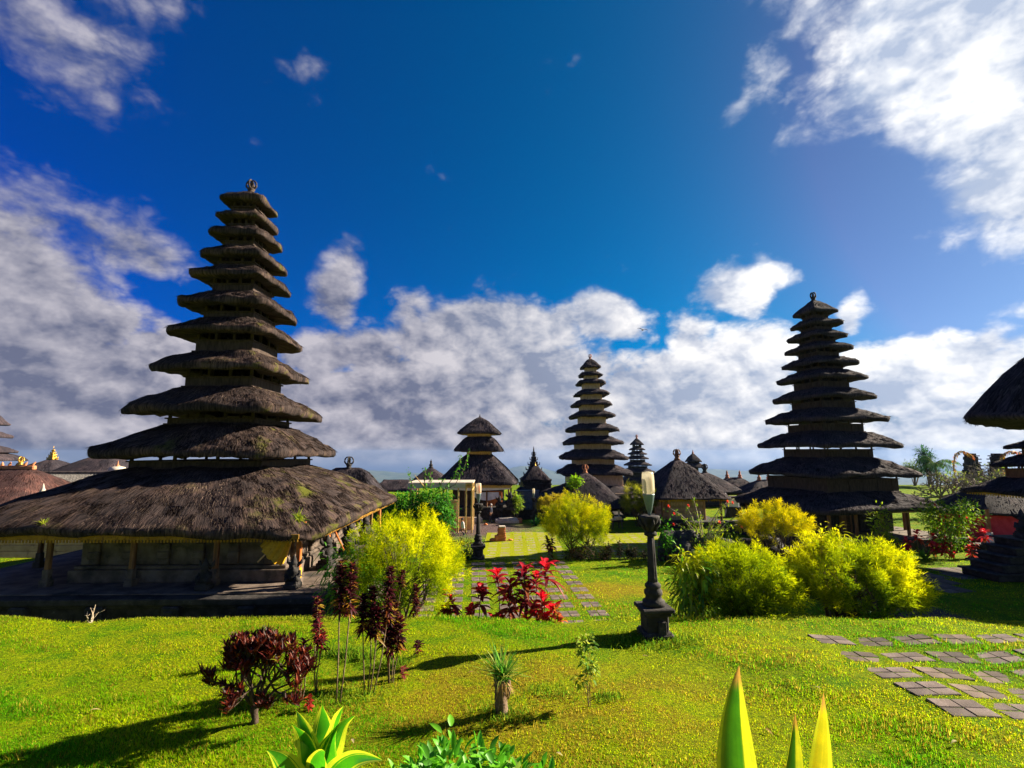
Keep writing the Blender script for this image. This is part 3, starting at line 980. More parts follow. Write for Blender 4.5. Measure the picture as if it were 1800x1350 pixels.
# ------------------------------------------------------------------ small pavilions
def pavilion(label, px_loc, half, ze, rise, rz=0.0, mat_=TH_DARK, wall=None, wall_half=None, fin='crown', fin_s=.6, fin_mat=TERRA, base=.5, ridge=.05, blades=0, name='thatched_pavilion', cat='pavilion', postmat=WOOD, bcol=DCOL, th=.2, valance=False, hy=None, posts=True, n=12, fringe=0, bl=.3, bw=.03, bulge=1.22, base_mat=DSTONE, bird_fin=None):
    t = thing(name, label, cat, px_loc, rz)
    z0 = px_loc[2]
    hy = hy or half
    hip(t, mat_, half, hy, ze - z0, rise, th, ridge, blades, fringe, n, int(abs(px_loc[0] * 7)) % 50, bl=bl, bw=bw, bcol=bcol, bulge=bulge)
    mb = MB()
    mb.box((0, 0, base / 2), (2 * half * .84, 2 * hy * .84, base), bev=.03)
    mb.box((0, 0, base * .85), (2 * half * .88, 2 * hy * .88, base * .24), bev=.02)
    mb.build('stone_base', base_mat, t)
    top = ze - z0
    if wall:
        wh = wall_half or half * .5
        mb = MB()
        mb.box((0, 0, (base + top) / 2), (2 * wh, 2 * wh, top - base + .1), bev=.02)
        nb = max(4, int((top - base) / .22))
        for i in range(nb):
            z = base + (i + .5) * (top - base) / nb
            mb.box((0, 0, z), (2 * wh + .05, 2 * wh + .05, (top - base) / nb * .86), bev=.01, col=(.85 + .3 * (i % 2),) * 3)
        for sx in (-1, 1):
            for sy in (-1, 1):
                mb.box((sx * wh, sy * wh, (base + top) / 2), (.2, .2, top - base + .08), bev=.02, col=(1.1, .95, .8))
        mb.build('wall', wall, t)
    if posts:
        for sx in (-1, 1):
            for sy in (-1, 1):
                mb = MB()
                mb.box((sx * half * .74, sy * hy * .74, (base + top + .15) / 2), (.15, .15, top - base + .15), bev=.02)
                mb.build('post', postmat, t)
    if valance:
        mb = MB()
        fringe_cloth(mb, -half * .86, half * .86, -hy * .86, top - .06, .2, .2)
        fringe_cloth(mb, -hy * .86, hy * .86, half * .86, top - .06, .2, .2, 'y')
        mb.build('valance', GOLD, t)
    zt = top + rise + th * .3
    if fin == 'crown':
        mb = MB(); crown(mb, zt - .08, fin_s); mb.build('finial', fin_mat, t)
    elif fin == 'plain':
        mb = MB(); crown(mb, zt - .08, fin_s, scroll=False); mb.build('finial', fin_mat, t)
    elif fin == 'pair':
        for sx in (-1, 1):
            mb = MB(); crown(mb, zt - .08, fin_s, (sx * ridge, 0), scroll=False); mb.build('finial', fin_mat, t)
    elif fin == 'gold':
        mb = MB()
        for k_i, (r_, z_, h_) in enumerate(((.34, 0, .26), (.24, .26, .24), (.16, .5, .22), (.08, .72, .26))):
            mb.box((0, 0, zt - .06 + (z_ + h_ / 2) * fin_s), (2 * r_ * fin_s, 2 * r_ * fin_s, h_ * fin_s), bev=.03, taper=.72)
            for sx in (-1, 1):
                mb.tube([(sx * r_ * .6 * fin_s, 0, zt + z_ * fin_s), (sx * r_ * 1.5 * fin_s, 0, zt + (z_ + .05) * fin_s), (sx * r_ * 1.7 * fin_s, 0, zt + (z_ + .2) * fin_s)], [.06 * fin_s, .06 * fin_s, .015], 5)
        mb.tube([(0, 0, zt + .9 * fin_s), (0, 0, zt + 1.25 * fin_s)], .02 * fin_s, 5)
        mb.build('finial', fin_mat, t)
    elif fin == 'ridge':
        mb = MB()
        mb.box((0, 0, zt + .06), (2 * ridge + .5, .3, .26), bev=.05)
        for u in np.linspace(-1, 1, 9):
            mb.tube([(u * ridge, 0, zt + .15), (u * (ridge + .1), 0, zt + .28), (u * (ridge + .25), 0, zt + .42)], [.09, .08, .02], 6)
        mb.build('ridge_crest', fin_mat, t)
        if bird_fin:
            mb = MB(); crown(mb, zt + .2, bird_fin[1], (bird_fin[0], 0), scroll=True); mb.build('finial', GILT, t)
    return t


def Zw(p):
    return p[2]


# pavilion with wooden walls to the right of the lamp
pavilion('dark pyramid roofed pavilion with plank walls and crown finial right of the near lamp', ((14.91, 42.42, -2.7)[0] - .4, 44, -2.7), 3.35, (14.61, 41, -0.30)[2], 3.05, R(5), wall=PWOOD, wall_half=1.5, fin='crown', fin_s=1.0, blades=5000, fringe=600, valance=True, fin_mat=WOOD)
# dark roof in front of the centre meru
pavilion('black thatched pavilion with reddish finial in front of the centre pagoda', ((6.99, 48, 0.44)[0], 48, -2.7), 3.75, (6.44, 44.5, -1.45)[2], 2.9, R(-6), fin='crown', fin_s=.85, blades=4500, fringe=500, postmat=WHITE, fin_mat=TERRA)
# roofs behind, right of centre
pavilion('grey roofed pavilion with crown finial, its right slope showing behind the plank pavilion', ((23.03, 60, -0.29)[0], 60, -2.8), 3.4, (22.99, 60, -1.09)[2], 2.1, R(5), fin='crown', fin_s=1.1, fin_mat=DSTONE, blades=1200, bw=.05)
pavilion('low thatched hall with two ridge finials beside the dark right pagoda', ((27.30, 62, -0.42)[0], 62, -2.8), 2.9, (26.35, 60, -1.49)[2], 1.75, R(3), ridge=.8, fin='pair', fin_s=1.0, fin_mat=TERRA, blades=1200, bw=.05, hy=2.4)
pavilion('thatched hall with two orange finials half hidden behind the dark right pagoda', ((29.01, 58, -0.17)[0], 58, -2.8), 3.0, (28.44, 57, -1.12)[2], 1.3, R(3), ridge=.55, fin='pair', fin_s=1.0, fin_mat=TERRA, blades=800, bw=.05, hy=2.4)
t = thing('meru_tower', 'tiny two roofed shrine peeking above the plank pavilion', 'pagoda', ((28.95, 80, 1.15)[0], 80, -2.8), R(0))
for a_, y_, r_ in ((1.1, 824, 1.2), (1.45, 833, .8), (2.0, 850, .9)):
    thatch('thatch_roof', TH_DARK, t, a_, a_, .05 if y_ == 824 else .6, .05 if y_ == 824 else .6, 6.2 - (y_ - 810) * .103, r_, .2, n=8)
mb = MB(); mb.box((0, 0, 2.2), (1.15, 1.15, 4.9), bev=.02); mb.build('tower_wall', DSTONE, t)
mb = MB(); crown(mb, 5.9, .7, scroll=False); mb.build('finial', TERRA, t)

# dark roof behind the pergola and small roofs
pavilion('small dark pyramid roofed shrine with a spike finial behind the vine pergola', ((-9.05, 56, 0.57)[0], 56, -2.7), 2.2, (-8.88, 55, 0.07)[2], 1.6, R(0), fin='plain', fin_s=1.0, fin_mat=DSTONE, blades=600, bw=.05)
pavilion('low black roofed shed at far left of the vine pergola', ((-11.92, 52, 0.20)[0], 52, -2.7), 1.9, (-11.67, 51, -0.42)[2], .95, R(0), ridge=1.3, fin=None, blades=600, bw=.05)
pavilion('little dark roof with gold tip left of the stone shrine', ((1.07, 56, -0.67)[0], 56, -2.7), .95, (1.07, 56, -1.16)[2], .75, R(0), fin='gold', fin_s=.5, fin_mat=GILT, blades=300, bw=.04)

# carved stone shrine with spire
SH = ((2.87, 62, -1.10)[0], 62, -2.8)
t = thing('stone_shrine', 'dark carved stone shrine with a tall jagged spire and a small thatched front roof', 'shrine', SH, R(2))
hh = lambda y: (2.89, 62, 3.05)[2] * 0 + y
ztop = (2.99, 64, 3.61)[2] + 2.8
zsp = (2.97, 64, 0.46)[2] + 2.8
mb = MB()
mb.box((0, 0, 1.5), (3.6, 3.0, 3.0), bev=.05)
for z_ in (.3, .9, 1.7, 2.4, 2.9):
    mb.box((0, 0, z_), (3.75, 3.15, .18), bev=.04)
mb.box((0, -1.56, 1.4), (.7, .15, 1.9), bev=.02, col=(.5, .4, .35))
mb.build('stone_body', DSTONE, t)
mb = MB()
H_ = ztop - zsp
for i in range(7):
    f_ = i / 7
    w_ = 2.3 * (1 - f_) ** 1.25 + .16
    z_ = zsp - 1.2 + (H_ + 1.2) * f_
    mb.box((0, 2.2, z_ + .2), (w_, w_, (H_ + 1.2) / 7), bev=.05)
    mb.box((0, 2.2, z_ + .05), (w_ * 1.18, w_ * 1.18, .16), bev=.04)
    for sx in (-1, 1):
        mb.tube([(sx * w_ * .5, 2.2, z_), (sx * w_ * .75, 2.2, z_ + .1), (sx * w_ * .8, 2.2, z_ + .42)], [.16 * (1.1 - f_), .15 * (1.1 - f_), .03], 6)
mb.lathe([(.1, 0), (.16, .2), (.07, .4), (.1, .55), (.01, 1.1)], (0, 2.2, ztop - .5), 8)
mb.build('spire', DSTONE, t)
thatch('thatch_roof', TH_DARK, t, 1.75, 1.75, .05, .05, (2.78, 60, 0.11)[2] + 2.8, 1.6, .2, n=10, blades=800, bl=.3, bw=.04, bcol=DCOL)
mb = MB(); crown(mb, (2.78, 60, 0.11)[2] + 2.8 + 1.55, .5, scroll=False); mb.build('finial', GILT, t)

# roofs behind and left of the big brown meru
pavilion('reddish brown thatched hall with a carved terracotta ridge at the left edge', ((-30.72, 31, 2.18)[0] - .8, 31, -2.7), 4.3, (-27.58, 28, -0.02)[2], 2.35, R(2), TH_RED, wall=PLAST, wall_half=2.8, ridge=1.75, fin='ridge', fin_mat=TERRA, blades=8000, bcol=RCOL, bird_fin=(1.1, .55), fringe=500, bl=.35)
pavilion('small dark roof with gilded finial behind the reddish hall', ((-42.25, 46, 1.59)[0], 46, -2.7), 3.0, (-40.34, 44, 1.08)[2], 1.65, R(0), TH_DARK, fin='gold', fin_s=.95, fin_mat=GILT, blades=1000, bw=.045)
pavilion('dark roof with a gold ridge crest between reddish hall and brown pagoda', ((-35.98, 44, 1.67)[0], 44, -2.7), 3.7, (-34.25, 42, 0.91)[2], 2.1, R(0), TH_DARK, fin='ridge', ridge=.75, fin_mat=GILT, blades=1200, bw=.045)
t = thing('tiled_hall', 'long hall with grey tiled roof beyond the reddish thatched hall', 'hall', ((-32.18, 38, 1.06)[0], 38, -2.7), R(-1))
zr, zl = (-33.10, 39, 1.69)[2] + 2.7, (-30.38, 36, 0.31)[2] + 2.7
mb = MB()
for i in range(12):
    f_ = i / 12
    mb.box((0, -3.2 + 3.2 * f_ + .15, zl + (zr - zl) * f_ + .05), (9, .34, .09), bev=.02, col=(.8 + .35 * (i % 2),) * 3)
mb.box((0, 1.3, (zr + zl) / 2), (9, .2, zr - zl), bev=.02)
for i in range(40):
    mb.tube([(-4.4 + 8.8 * i / 39, -3.15, zl + .1), (-4.4 + 8.8 * i / 39, .05, zr + .1)], .06, 5)
mb.build('tiled_roof', TILE_T, t)
mb = MB()
mb.box((0, .15, zr + .16), (9.2, .3, .22), bev=.05)
mb.build('ridge_cap', WSTONE, t)
mb = MB()
mb.box((0, -.6, zl / 2), (8.2, 3.8, zl), bev=.02)
mb.build('wall', PLAST, t)
t = thing('urn', 'pale squat urn with a pointed lid on the grey tiled ridge', 'urn', ((-29.95, 37.6, 2.09)[0], 38.1, (-30.24, 38, 1.82)[2]), 0)
mb = MB(); mb.lathe([(.22, -.1), (.5, .08), (.58, .28), (.46, .45), (.2, .52)], n=18); mb.build('bowl', CONC, t)
mb = MB(); mb.lathe([(.22, .5), (.12, .58), (.05, .66), (.01, .95)], n=12); mb.build('lid', TERRA, t)
# tips of one more meru at the left edge
t = meru('dark pagoda whose roof tips only just reach into the left edge', ((-38.91, 38, 3.18)[0] - 2.45, 38, -2.7), 0, [(1.5, 5.6), (1.7, (-38.64, 38, 3.74)[2] + .9), (2.0, (-37.63, 37, 3.73)[2] - .25), (2.45, (-37.34, 37, 2.86)[2])], 0, TH_DARK, DWOOD, n=8)
stepped_base(t, 'stone_base', 2.4, 2.4, 0, 2.8, DSTONE)
# little antefix on the brown meru's left hip
t = thing('roof_spirit', 'small pale pointed stone spirit standing behind the left slope of the brown roof', 'statue', ((-24.16, 26, 0.94)[0], 26, (-24.16, 26, 0.88)[2]), 0)
mb = MB(); mb.box((0, 0, -1.2), (.5, .5, 2.6), bev=.03); mb.build('pedestal', TERRA, t)
mb = MB(); mb.lathe([(.16, 0), (.2, .12), (.12, .25), (.16, .4), (.06, .62), (.01, .85)], (0, 0, .08), 10)
mb.tube([(.1, 0, .2), (.24, 0, .3), (.26, 0, .5)], [.06, .05, .01], 6); mb.tube([(-.1, 0, .2), (-.24, 0, .3), (-.26, 0, .5)], [.06, .05, .01], 6); mb.build('figure', CONC, t)

# wooden granary shrine and roof right behind the brown meru
pv = pavilion('thatched shrine with a plank cabinet, behind the right corner of the brown pagoda', ((-8.37, 28.5, 1.65)[0] - .9, 28.5, -2.7), 2.15, (-7.59, 27, 0.96)[2], 1.5, R(4), TH_DARK, fin='crown', fin_s=.75, blades=2500, ridge=.7, base=1.1, fin_mat=DSTONE, hy=1.6)
mb = MB()
mb.box((.65, -.8, 2.05), (1.4, 1.2, .95), bev=.02)
for u in (-.05, .65, 1.35):
    mb.box((u, -1.42, 2.05), (.1, .06, .95), bev=.01)
mb.box((.65, -.8, 1.52), (1.7, 1.5, .1), bev=.01)
mb.build('cabinet', PWOOD, pv)

# far right near roof, rotated
J = thing('thatched_pavilion', 'big dark thatched roof cut off by the right edge, nearest on that side', 'pavilion', (23.65, 18.4, -.93), R(38))
thatch('thatch_roof', TH_DARK, J, 4.6, 4.6, .05, .05, 4.75 + .93, 3.3, .45, n=22, blades=22000, fringe=500, bl=.3, bw=.03, bcol=DCOL, seed=9, bulge=2.3, irr=.07)
for sx in (-1, 1):
    for sy in (-1, 1):
        mb = MB(); mb.box((sx * 1.7, sy * 1.7, 3.0), (.22, .22, 6.0), bev=.02); mb.build('post', WOOD, J)
mb = MB(); mb.box((0, 0, .3), (4.6, 4.6, .6), bev=.04); mb.build('stone_base', DSTONE, J)
mb = MB()
fringe_cloth(mb, -2.9, 2.9, -2.95, 5.45, .16, .12); fringe_cloth(mb, -2.9, 2.9, -2.95, 5.45, .16, .12, 'y'); mb.build('valance', OWOOD, J)

# small tiered shrine at the right edge
SM = ((29.48, 27.5, 2.01)[0], 27.5, -2.7)
t = meru('small dark tiered shrine with gold valance at the right edge above the stone steps', SM, R(6), [(1.0, 5.1), (1.25, (27.09, 27, 3.67)[2]), (1.75, (26.96, 27, 2.73)[2]), (2.75, (25.76, 26, 1.28)[2])], 0, TH_DARK, WOOD, blades=700, fringe=120, bl=.3, bw=.025, bcol=DCOL, n=14)
stepped_base(t, 'stone_base', 2.4, 2.4, 0, .9, DSTONE)
mb = MB(); fringe_cloth(mb, -2.5, 2.5, -2.5, (25.76, 26, 1.28)[2] + 2.7 - .08, .22, .14); fringe_cloth(mb, -2.5, 2.5, -2.5, (25.76, 26, 1.28)[2] + 2.7 - .08, .22, .14, 'y'); mb.build('valance', GOLD, t)
for sx in (-1, 1):
    for sy in (-1, 1):
        mb = MB(); mb.box((sx * 1.95, sy * 1.95, 1.8), (.17, .17, 2.1), bev=.02); o = mb.build('post', TERRA, t)
        mb = MB(); mb.box((sx * 1.95, sy * 1.95, 1.15), (.23, .23, .8), bev=.02); mb.build('post_wrap', WHITE, o)
mb = MB(); mb.box((.5, .5, 1.9), (2.0, 2.0, 1.5), bev=.02); mb.build('cabinet', DWOOD, t)

# stone steps at the right edge
ST = (15.55, 17.36, -0.93)
t = thing('stone_steps', 'flight of black weathered stone steps climbing to the right edge', 'steps', (ST[0], ST[1], -.93), R(3))
for i in range(5):
    mb = MB()
    mb.box((2.9 + .30 * i, .55, .14 + .27 * i), (4.4, 1.3 - .08 * i, .265), bev=.04)
    mb.box((2.9 + .30 * i - .05, .55, .25 + .27 * i), (4.5, 1.4 - .08 * i, .06), bev=.02)
    mb.build('step', DSTONE, t)
mb = MB(); mb.box((4.3, .6, 1.5), (2.8, .9, .4), bev=.06); mb.build('landing', DSTONE, t)


def statue(label, loc, s=1.0, rz=0.0, group=None):
    t = thing('guardian_statue', label, 'statue', loc, rz, group)
    mb = MB(); mb.box((0, 0, .09 * s), (.46 * s, .46 * s, .18 * s), bev=.03); mb.box((0, 0, .21 * s), (.38 * s, .38 * s, .08 * s), bev=.02); mb.build('pedestal', DSTONE, t)
    mb = MB()
    mb.blob((0, 0, .42 * s), (.2 * s, .19 * s, .24 * s), .25, 3, int(loc[0] * 9) % 40)
    mb.blob((0, -.03 * s, .68 * s), (.12 * s, .12 * s, .13 * s), .25, 4, 3)
    for sx in (-1, 1):
        mb.blob((sx * .16 * s, -.1 * s, .32 * s), (.09 * s, .13 * s, .1 * s), .2, 4, 5, 12, 8)
        mb.tube([(sx * .18 * s, 0, .55 * s), (sx * .25 * s, -.06 * s, .42 * s), (sx * .14 * s, -.2 * s, .36 * s)], [.06 * s, .055 * s, .05 * s], 7)
        mb.tube([(sx * .1 * s, .05, .72 * s), (sx * .22 * s, .05, .82 * s), (sx * .26 * s, .05, .98 * s)], [.06 * s, .06 * s, .01], 6)
    mb.lathe([(.12 * s, .74 * s), (.14 * s, .8 * s), (.09 * s, .88 * s), (.06 * s, .96 * s), (.01, 1.06 * s)], (0, 0, 0), 9)
    mb.build('figure', DSTONE, t)
    return t


def lm(x, y, z):     # a point on the left meru's floor
    c, s_ = math.cos(R(1.4)), math.sin(R(1.4))
    return (LM[0] + x * c - y * s_, LM[1] + x * s_ + y * c, LM[2] + z)


statue('black guardian statue before the front right post of the brown pagoda', lm(4.45, -4.85, .78), .8)
statue('black guardian statue at the middle front of the brown pagoda floor', lm(2.2, -4.95, .78), .75)
statue('black guardian statue at the second post of the sunlit right side', lm(4.55, -2.6, .78), 1.0, R(70))
statue('larger horned black guardian statue at the third post of the right side', lm(4.55, -.3, .78), 1.15, R(70))
statue('black guardian statue at the far end of the sunlit right side', lm(4.6, 1.6, .78), 1.1, R(70))
statue('dark carved guardian statue on top of the black stone steps', (ST[0] + 2.35, ST[1] + .5, .42), .95, R(-20))
statue('mossy round headed statue on the landing by the right edge', (ST[0] + 3.3, ST[1] + .4, .77), .5, R(-20))
statue('dark statue left of the three roofed pagoda base corner', ((-1.11, 45, -1.11)[0], 45, -1.75), 1.3)
statue('dark statue right of the brown door of the three roofed pagoda', ((-0.15, 45.4, -1.15)[0], 45.4, -1.75), 1.6)

# ceremonial parasol, folded, leaning at the front right post
a_ = lm(4.1, -4.5, 0)
t = thing('ceremonial_parasol', 'folded yellow ceremonial parasol hanging at the front right post', 'parasol', (a_[0], a_[1], 0), 0)
top_, bot_ = np.array([.1, 0, 1.35]), np.array([-.62, -.1, .62])
ax = (bot_ - top_) / np.linalg.norm(bot_ - top_)
s1 = np.cross(ax, [0, 1, 0]); s1 /= np.linalg.norm(s1); s2 = np.cross(ax, s1)
ph = np.arange(40) * 2 * math.pi / 40
rings = []
for f_, r_ in ((0, .03), (.1, .14), (.35, .24), (.6, .32), (.8, .36)):
    rr = r_ * (1 + .16 * np.sin(ph * 10))
    sag = np.array([0, 0, -1.0]) * (.28 * f_)
    rings.append(top_ + ax * f_ * .85 + sag + rr[:, None] * (np.cos(ph)[:, None] * s1 + np.sin(ph)[:, None] * s2))
mb = MB(); mb.loft(np.array(rings)); mb.build('canopy', GOLD, t)
mb = MB(); mb.tube([top_, bot_ + ax * .15 + np.array([0, 0, -.05])], .022, 7); mb.build('shaft', PWOOD, t)

# ------------------------------------------------------------------ garden walls, pergola, red hall
def wall_thing(label, c, d, rz, mat_, name='stone_wall', coping=True, capmat=None):
    t = thing(name, label, 'wall', c, rz)
    mb = MB()
    rows = max(1, int(d[2] / .3))
    for i in range(rows):
        mb.box((0, 0, (i + .5) * d[2] / rows), (d[0], d[1] - .01 * (i % 2), d[2] / rows - .012), bev=.02, col=(.9 + .18 * (i % 2),) * 3)
    mb.build('wall_body', mat_, t)
    if coping:
        mb = MB(); mb.box((0, 0, d[2] + .06), (d[0] + .1, d[1] + .16, .12), bev=.03); mb.build('coping', capmat or mat_, t)
    return t


wall_thing('peach plastered garden wall seen through the open left bays of the brown pagoda', (-22.0, 25.6, -.95 - 1.75), (8.2, .5, 3.1), R(0), PLAST, 'garden_wall')
wall_thing('pale grey stone wall seen between the left posts of the brown pagoda', (-15.9, 25.0, -2.7), (3.2, .6, 3.2), R(0), CONC, 'garden_wall')
wall_thing('sloping grey stone gate wall right of the three roofed pagoda', ((1.58, 54, -1.71)[0], 54, -2.75), (2.6, .8, 2.0), 0, STONE)
wall_thing('low black stone wall left of the sloping gate wall', ((0.16, 47, -2.08)[0], 47, -2.75), (2.2, .5, .8), 0, DSTONE)
wall_thing('low black stone wall right of the sloping gate wall under yellow tree', ((2.37, 47, -2.08)[0], 47, -2.75), (2.6, .5, .8), 0, DSTONE)

PG = (-4.30, 38.64, -2.7)
t = thing('pergola', 'pale wooden pergola with flat sheet roof overgrown by green vines', 'pergola', (PG[0], PG[1] + .6, -2.7), R(2))
zr = (-4.29, 38, 1.06)[2] + 2.7
mb = MB()
mb.box((-1.2, 1.4, zr), (5.0, 3.6, .07), bev=.01)
mb.box((-1.5, -.42, zr - .22), (4.4, .06, .36), bev=.01)
mb.build('sheet_roof', CONC, t)
for x_, y_ in ((1.2, -.3), (1.2, 1.3), (1.2, 2.9), (.75, -.3), (.15, -.3), (-3.5, -.3), (-3.5, 2.9)):
    mb = MB(); mb.box((x_, y_, zr / 2), (.12, .12, zr), bev=.01); mb.build('post', BAMBOO, t)
mb = MB()
for z_ in (zr - .1, zr - .55):
    mb.box((1.2, 1.3, z_), (.1, 3.6, .1), bev=.01)
mb.box((.4, -.3, zr - .1), (1.8, .1, .1), bev=.01)
mb.tube([(-3.2, -.5, zr + .6), (-2.2, -.6, zr - .55)], .035, 6)
mb.build('beam', BAMBOO, t)
mb = MB(); mb.box((-.75, .4, 1.2), (1.6, .2, 2.4), bev=.02); mb.box((.3, 1.2, .5), (1.9, .2, 1.0), bev=.02); mb.build('ochre_wall', PLAST, t)
mb = MB(); mb.box((-1.3, .1, .5), (.7, .3, 1.0), bev=.02); mb.build('red_panel', CLAY, t)
PERG = t

RH = ((35.24, 36, -1.19)[0], 36, -2.7)
t = thing('red_pavilion', 'low pavilion hung with red cloth behind the stone steps', 'pavilion', RH, R(-4))
thatch('thatch_roof', TH_DARK, t, 4.0, 3.0, 1.0, .05, 2.05, 1.7, .2, n=12, blades=2500, bl=.3, bw=.04, bcol=DCOL, seed=3)
mb = MB(); mb.box((0, 0, 1.05), (6.6, 4.8, 2.0), bev=.02); mb.box((1.5, -2.6, .8), (5, .3, 1.4), bev=.03); mb.build('cloth_wall', REDC, t)
mb = MB()
ps = np.array([[-.2, -2.95, 1.5], [3.4, -2.95, 2.2]]); mb.loft(np.array([ps, ps + np.array([0, -.6, -1.0])]), closed=False); mb.build('awning', STONE, t)
mb = MB(); mb.box((-3.0, -3.3, .3), (2.5, 1.4, .6), bev=.03); mb.build('terrace', STONE, t)

# split gate towers and penjor poles
for i, (px_, top_, lab) in enumerate((((66.19, 72, -0.23), (66.63, 72, 3.23)[2], 'left half of the black split gate above the bare frangipani'), ((69.61, 72, -0.23), (70.07, 72, 3.23)[2], 'right half of the black split gate beside the arched pole'))):
    t = thing('split_gate', lab, 'gate', (px_[0], 72, -2.8), 0)
    mb = MB()
    H_ = top_ + 2.8
    for j in range(13):
        f_ = j / 13
        w_ = 3.4 * (1 - f_) ** 1.5 + (.75 if j % 2 else .45)
        mb.box((0 + (.25 if i else -.25) * f_, 0, H_ * (f_ + .038)), (w_, 1.5, H_ / 13 + .02), bev=.06)
        mb.box((0, 0, H_ * (f_ + .02)), (w_ + .28, 1.7, .14), bev=.05)
        mb.tube([(w_ * .5, 0, H_ * f_), (w_ * .6, 0, H_ * f_ + .08), (w_ * .62, 0, H_ * f_ + .4)], [.14, .13, .03], 6)
        mb.tube([(-w_ * .5, 0, H_ * f_), (-w_ * .6, 0, H_ * f_ + .08), (-w_ * .62, 0, H_ * f_ + .4)], [.14, .13, .03], 6)
    mb.build('gate_tower', DSTONE, t)
for a_, b_, c_, lab in (((51.08, 58, -0.17), (52.29, 58, 3.27), (53.49, 58, 2.87), 'arched bamboo pole with hanging leaf tassels left of the split gate'), ((56.69, 58, 1.12), (58.10, 58, 3.27), (59.39, 58, 3.07), 'arched bamboo pole with orange tassels right of the split gate')):
    t = thing('penjor_pole', lab, 'pole', (a_[0], 58, -2.7), 0)
    p0 = np.array([0, 0, 0]); p1 = np.array([0, 0, a_[2] + 2.7]); p2 = np.array([b_[0] - a_[0], 0, b_[2] + 2.7]); p3 = np.array([c_[0] - a_[0], 0, c_[2] + 2.7])
    u = np.linspace(0, 1, 16)[:, None]
    q1 = p1 + (p2 - p1) * np.array([-.25, 0, 1.35])
    cur = (1 - u) ** 3 * p1 + 3 * (1 - u) ** 2 * u * q1 + 3 * (1 - u) * u ** 2 * (p2 + np.array([.3, 0, .5])) + u ** 3 * p3
    mb = MB(); mb.tube(np.concatenate([[p0], cur]), np.concatenate([[.09], np.linspace(.08, .03, 16)]), 6); mb.build('bamboo_stem', BAMBOO, t)
    mb = MB()
    P = cur[rng.integers(0, 16, 160)] + rng.normal(size=(160, 3)) * .06
    mb.leaves(P, rng.normal(size=(160, 3)) * .5 + np.array([0, 0, -.8]), .4, .1, pal(160, (.05, .04, .02), (.35, .22, .04), (.45, .10, .02)))
    mb.build('leaf_tassels', LEAF, t)

# ------------------------------------------------------------------ lamp posts
def lamp(label, loc, tilt=0.0, glow=(1, 1, 1), s=1.0):
    t = thing('lamp_post', label, 'lamp post', loc, 0, 'stone lamp posts with glass lanterns')
    t.rotation_euler = (0, tilt, R(4))
    t.scale = (s, s, s)
    mb = MB()
    mb.box((0, 0, .04), (.56, .56, .2), bev=.05)
    mb.box((0, 0, .27), (.42, .42, .46), bev=.03)
    mb.box((0, 0, .53), (.60, .60, .08), bev=.02)
    mb.box((0, 0, .455), (.50, .50, .06), bev=.015)
    mb.box((.06, -.235, .2), (.16, .05, .28), bev=.02)
    mb.build('pedestal', DSTONE, t)
    mb = MB()
    mb.lathe([(.21, .57), (.21, .66), (.16, .68), (.145, .74), (.17, .78), (.17, .84), (.13, .88), (.15, .91), (.15, .95), (.10, 1.0)], n=16)
    mb.build('column_base', DSTONE, t)
    mb = MB()
    ph = np.arange(32) * 2 * math.pi / 32
    rings = []
    for z_, r_ in ((.96, .092), (1.1, .088), (1.5, .074), (1.86, .062)):
        rr = r_ * (1 + .08 * np.cos(ph * 8))
        rings.append(np.stack([rr * np.cos(ph), rr * np.sin(ph), np.full(32, z_)], 1))
    mb.loft(np.array(rings), cap=(True, True)); mb.build('column_shaft', DSTONE, t)
    mb = MB()
    mb.lathe([(.08, 1.84), (.12, 1.86), (.12, 1.91), (.085, 1.93), (.09, 1.98), (.13, 2.06), (.165, 2.15), (.185, 2.18), (.19, 2.22), (.12, 2.23)], n=16)
    for i in range(8):
        a = i * math.pi / 4
        c_, s_ = math.cos(a), math.sin(a)
        mb.tube([(.085 * c_, .085 * s_, 1.95), (.135 * c_, .135 * s_, 2.03), (.19 * c_, .19 * s_, 2.10), (.2 * c_, .2 * s_, 2.17)], [.03, .035, .03, .012], 6)
    mb.build('capital', DSTONE, t)
    mb = MB()
    mb.lathe([(.028, 2.22), (.03, 2.28), (.055, 2.34), (.09, 2.50), (.112, 2.62), (.114, 2.64)], n=20); mb.build('lantern_cup', STEEL, t)
    mb = MB()
    mb.lathe([(.113, 2.64), (.119, 2.74), (.120, 2.9), (.112, 3.02), (.105, 3.06), (.02, 3.07)], n=24); o = mb.build('lantern_glass', GLASS, t)
    mb = MB(); mb.lathe([(.03, 2.62), (.075, 2.72), (.075, 2.9), (.06, 2.96), (.01, 2.97)], n=16, col=glow); mb.build('bulb_cover', CONC, o)
    return t


L1 = (2.70, 9.89, 0)
lamp('near black stone lamp post with clear glass lantern, slightly leaning, at the lawn edge', (L1[0], L1[1], gzf(L1[0], L1[1]) - .03), R(-.6), (1.1, 1.05, .9))
L2 = (-1.40, 21.12, -0.93)
lamp('middle distance black stone lamp post with an amber lantern beside the dark bush', (L2[0], L2[1], -.95), 0, (1.6, .45, .08))
lamp('farthest small lamp post in front of the carved stone shrine', ((1.92, 45, -1.85)[0], 45, -2.72), 0, (1.3, 1.25, 1.2), .95)

# ------------------------------------------------------------------ paving
def slab_mesh(w, d, seed, mossy=0.0):
    r = np.random.default_rng(seed)
    mb = MB()
    for i in (-1, 1):
        for j in (-1, 1):
            c = .62 + .66 * r.random()
            col = np.array((c, c, c)) * (1 - mossy * r.random()) * np.array((1, 1 - .12 * mossy, 1 - .35 * mossy))
            mb.box((i * w / 4 + r.normal() * .004, j * d / 4 + r.normal() * .004, .008 + .007 * r.random()), (w / 2 - .008 - .012 * r.random(), d / 2 - .008 - .012 * r.random(), .06), rz=r.normal() * .018, bev=.009, col=col)
    return mb


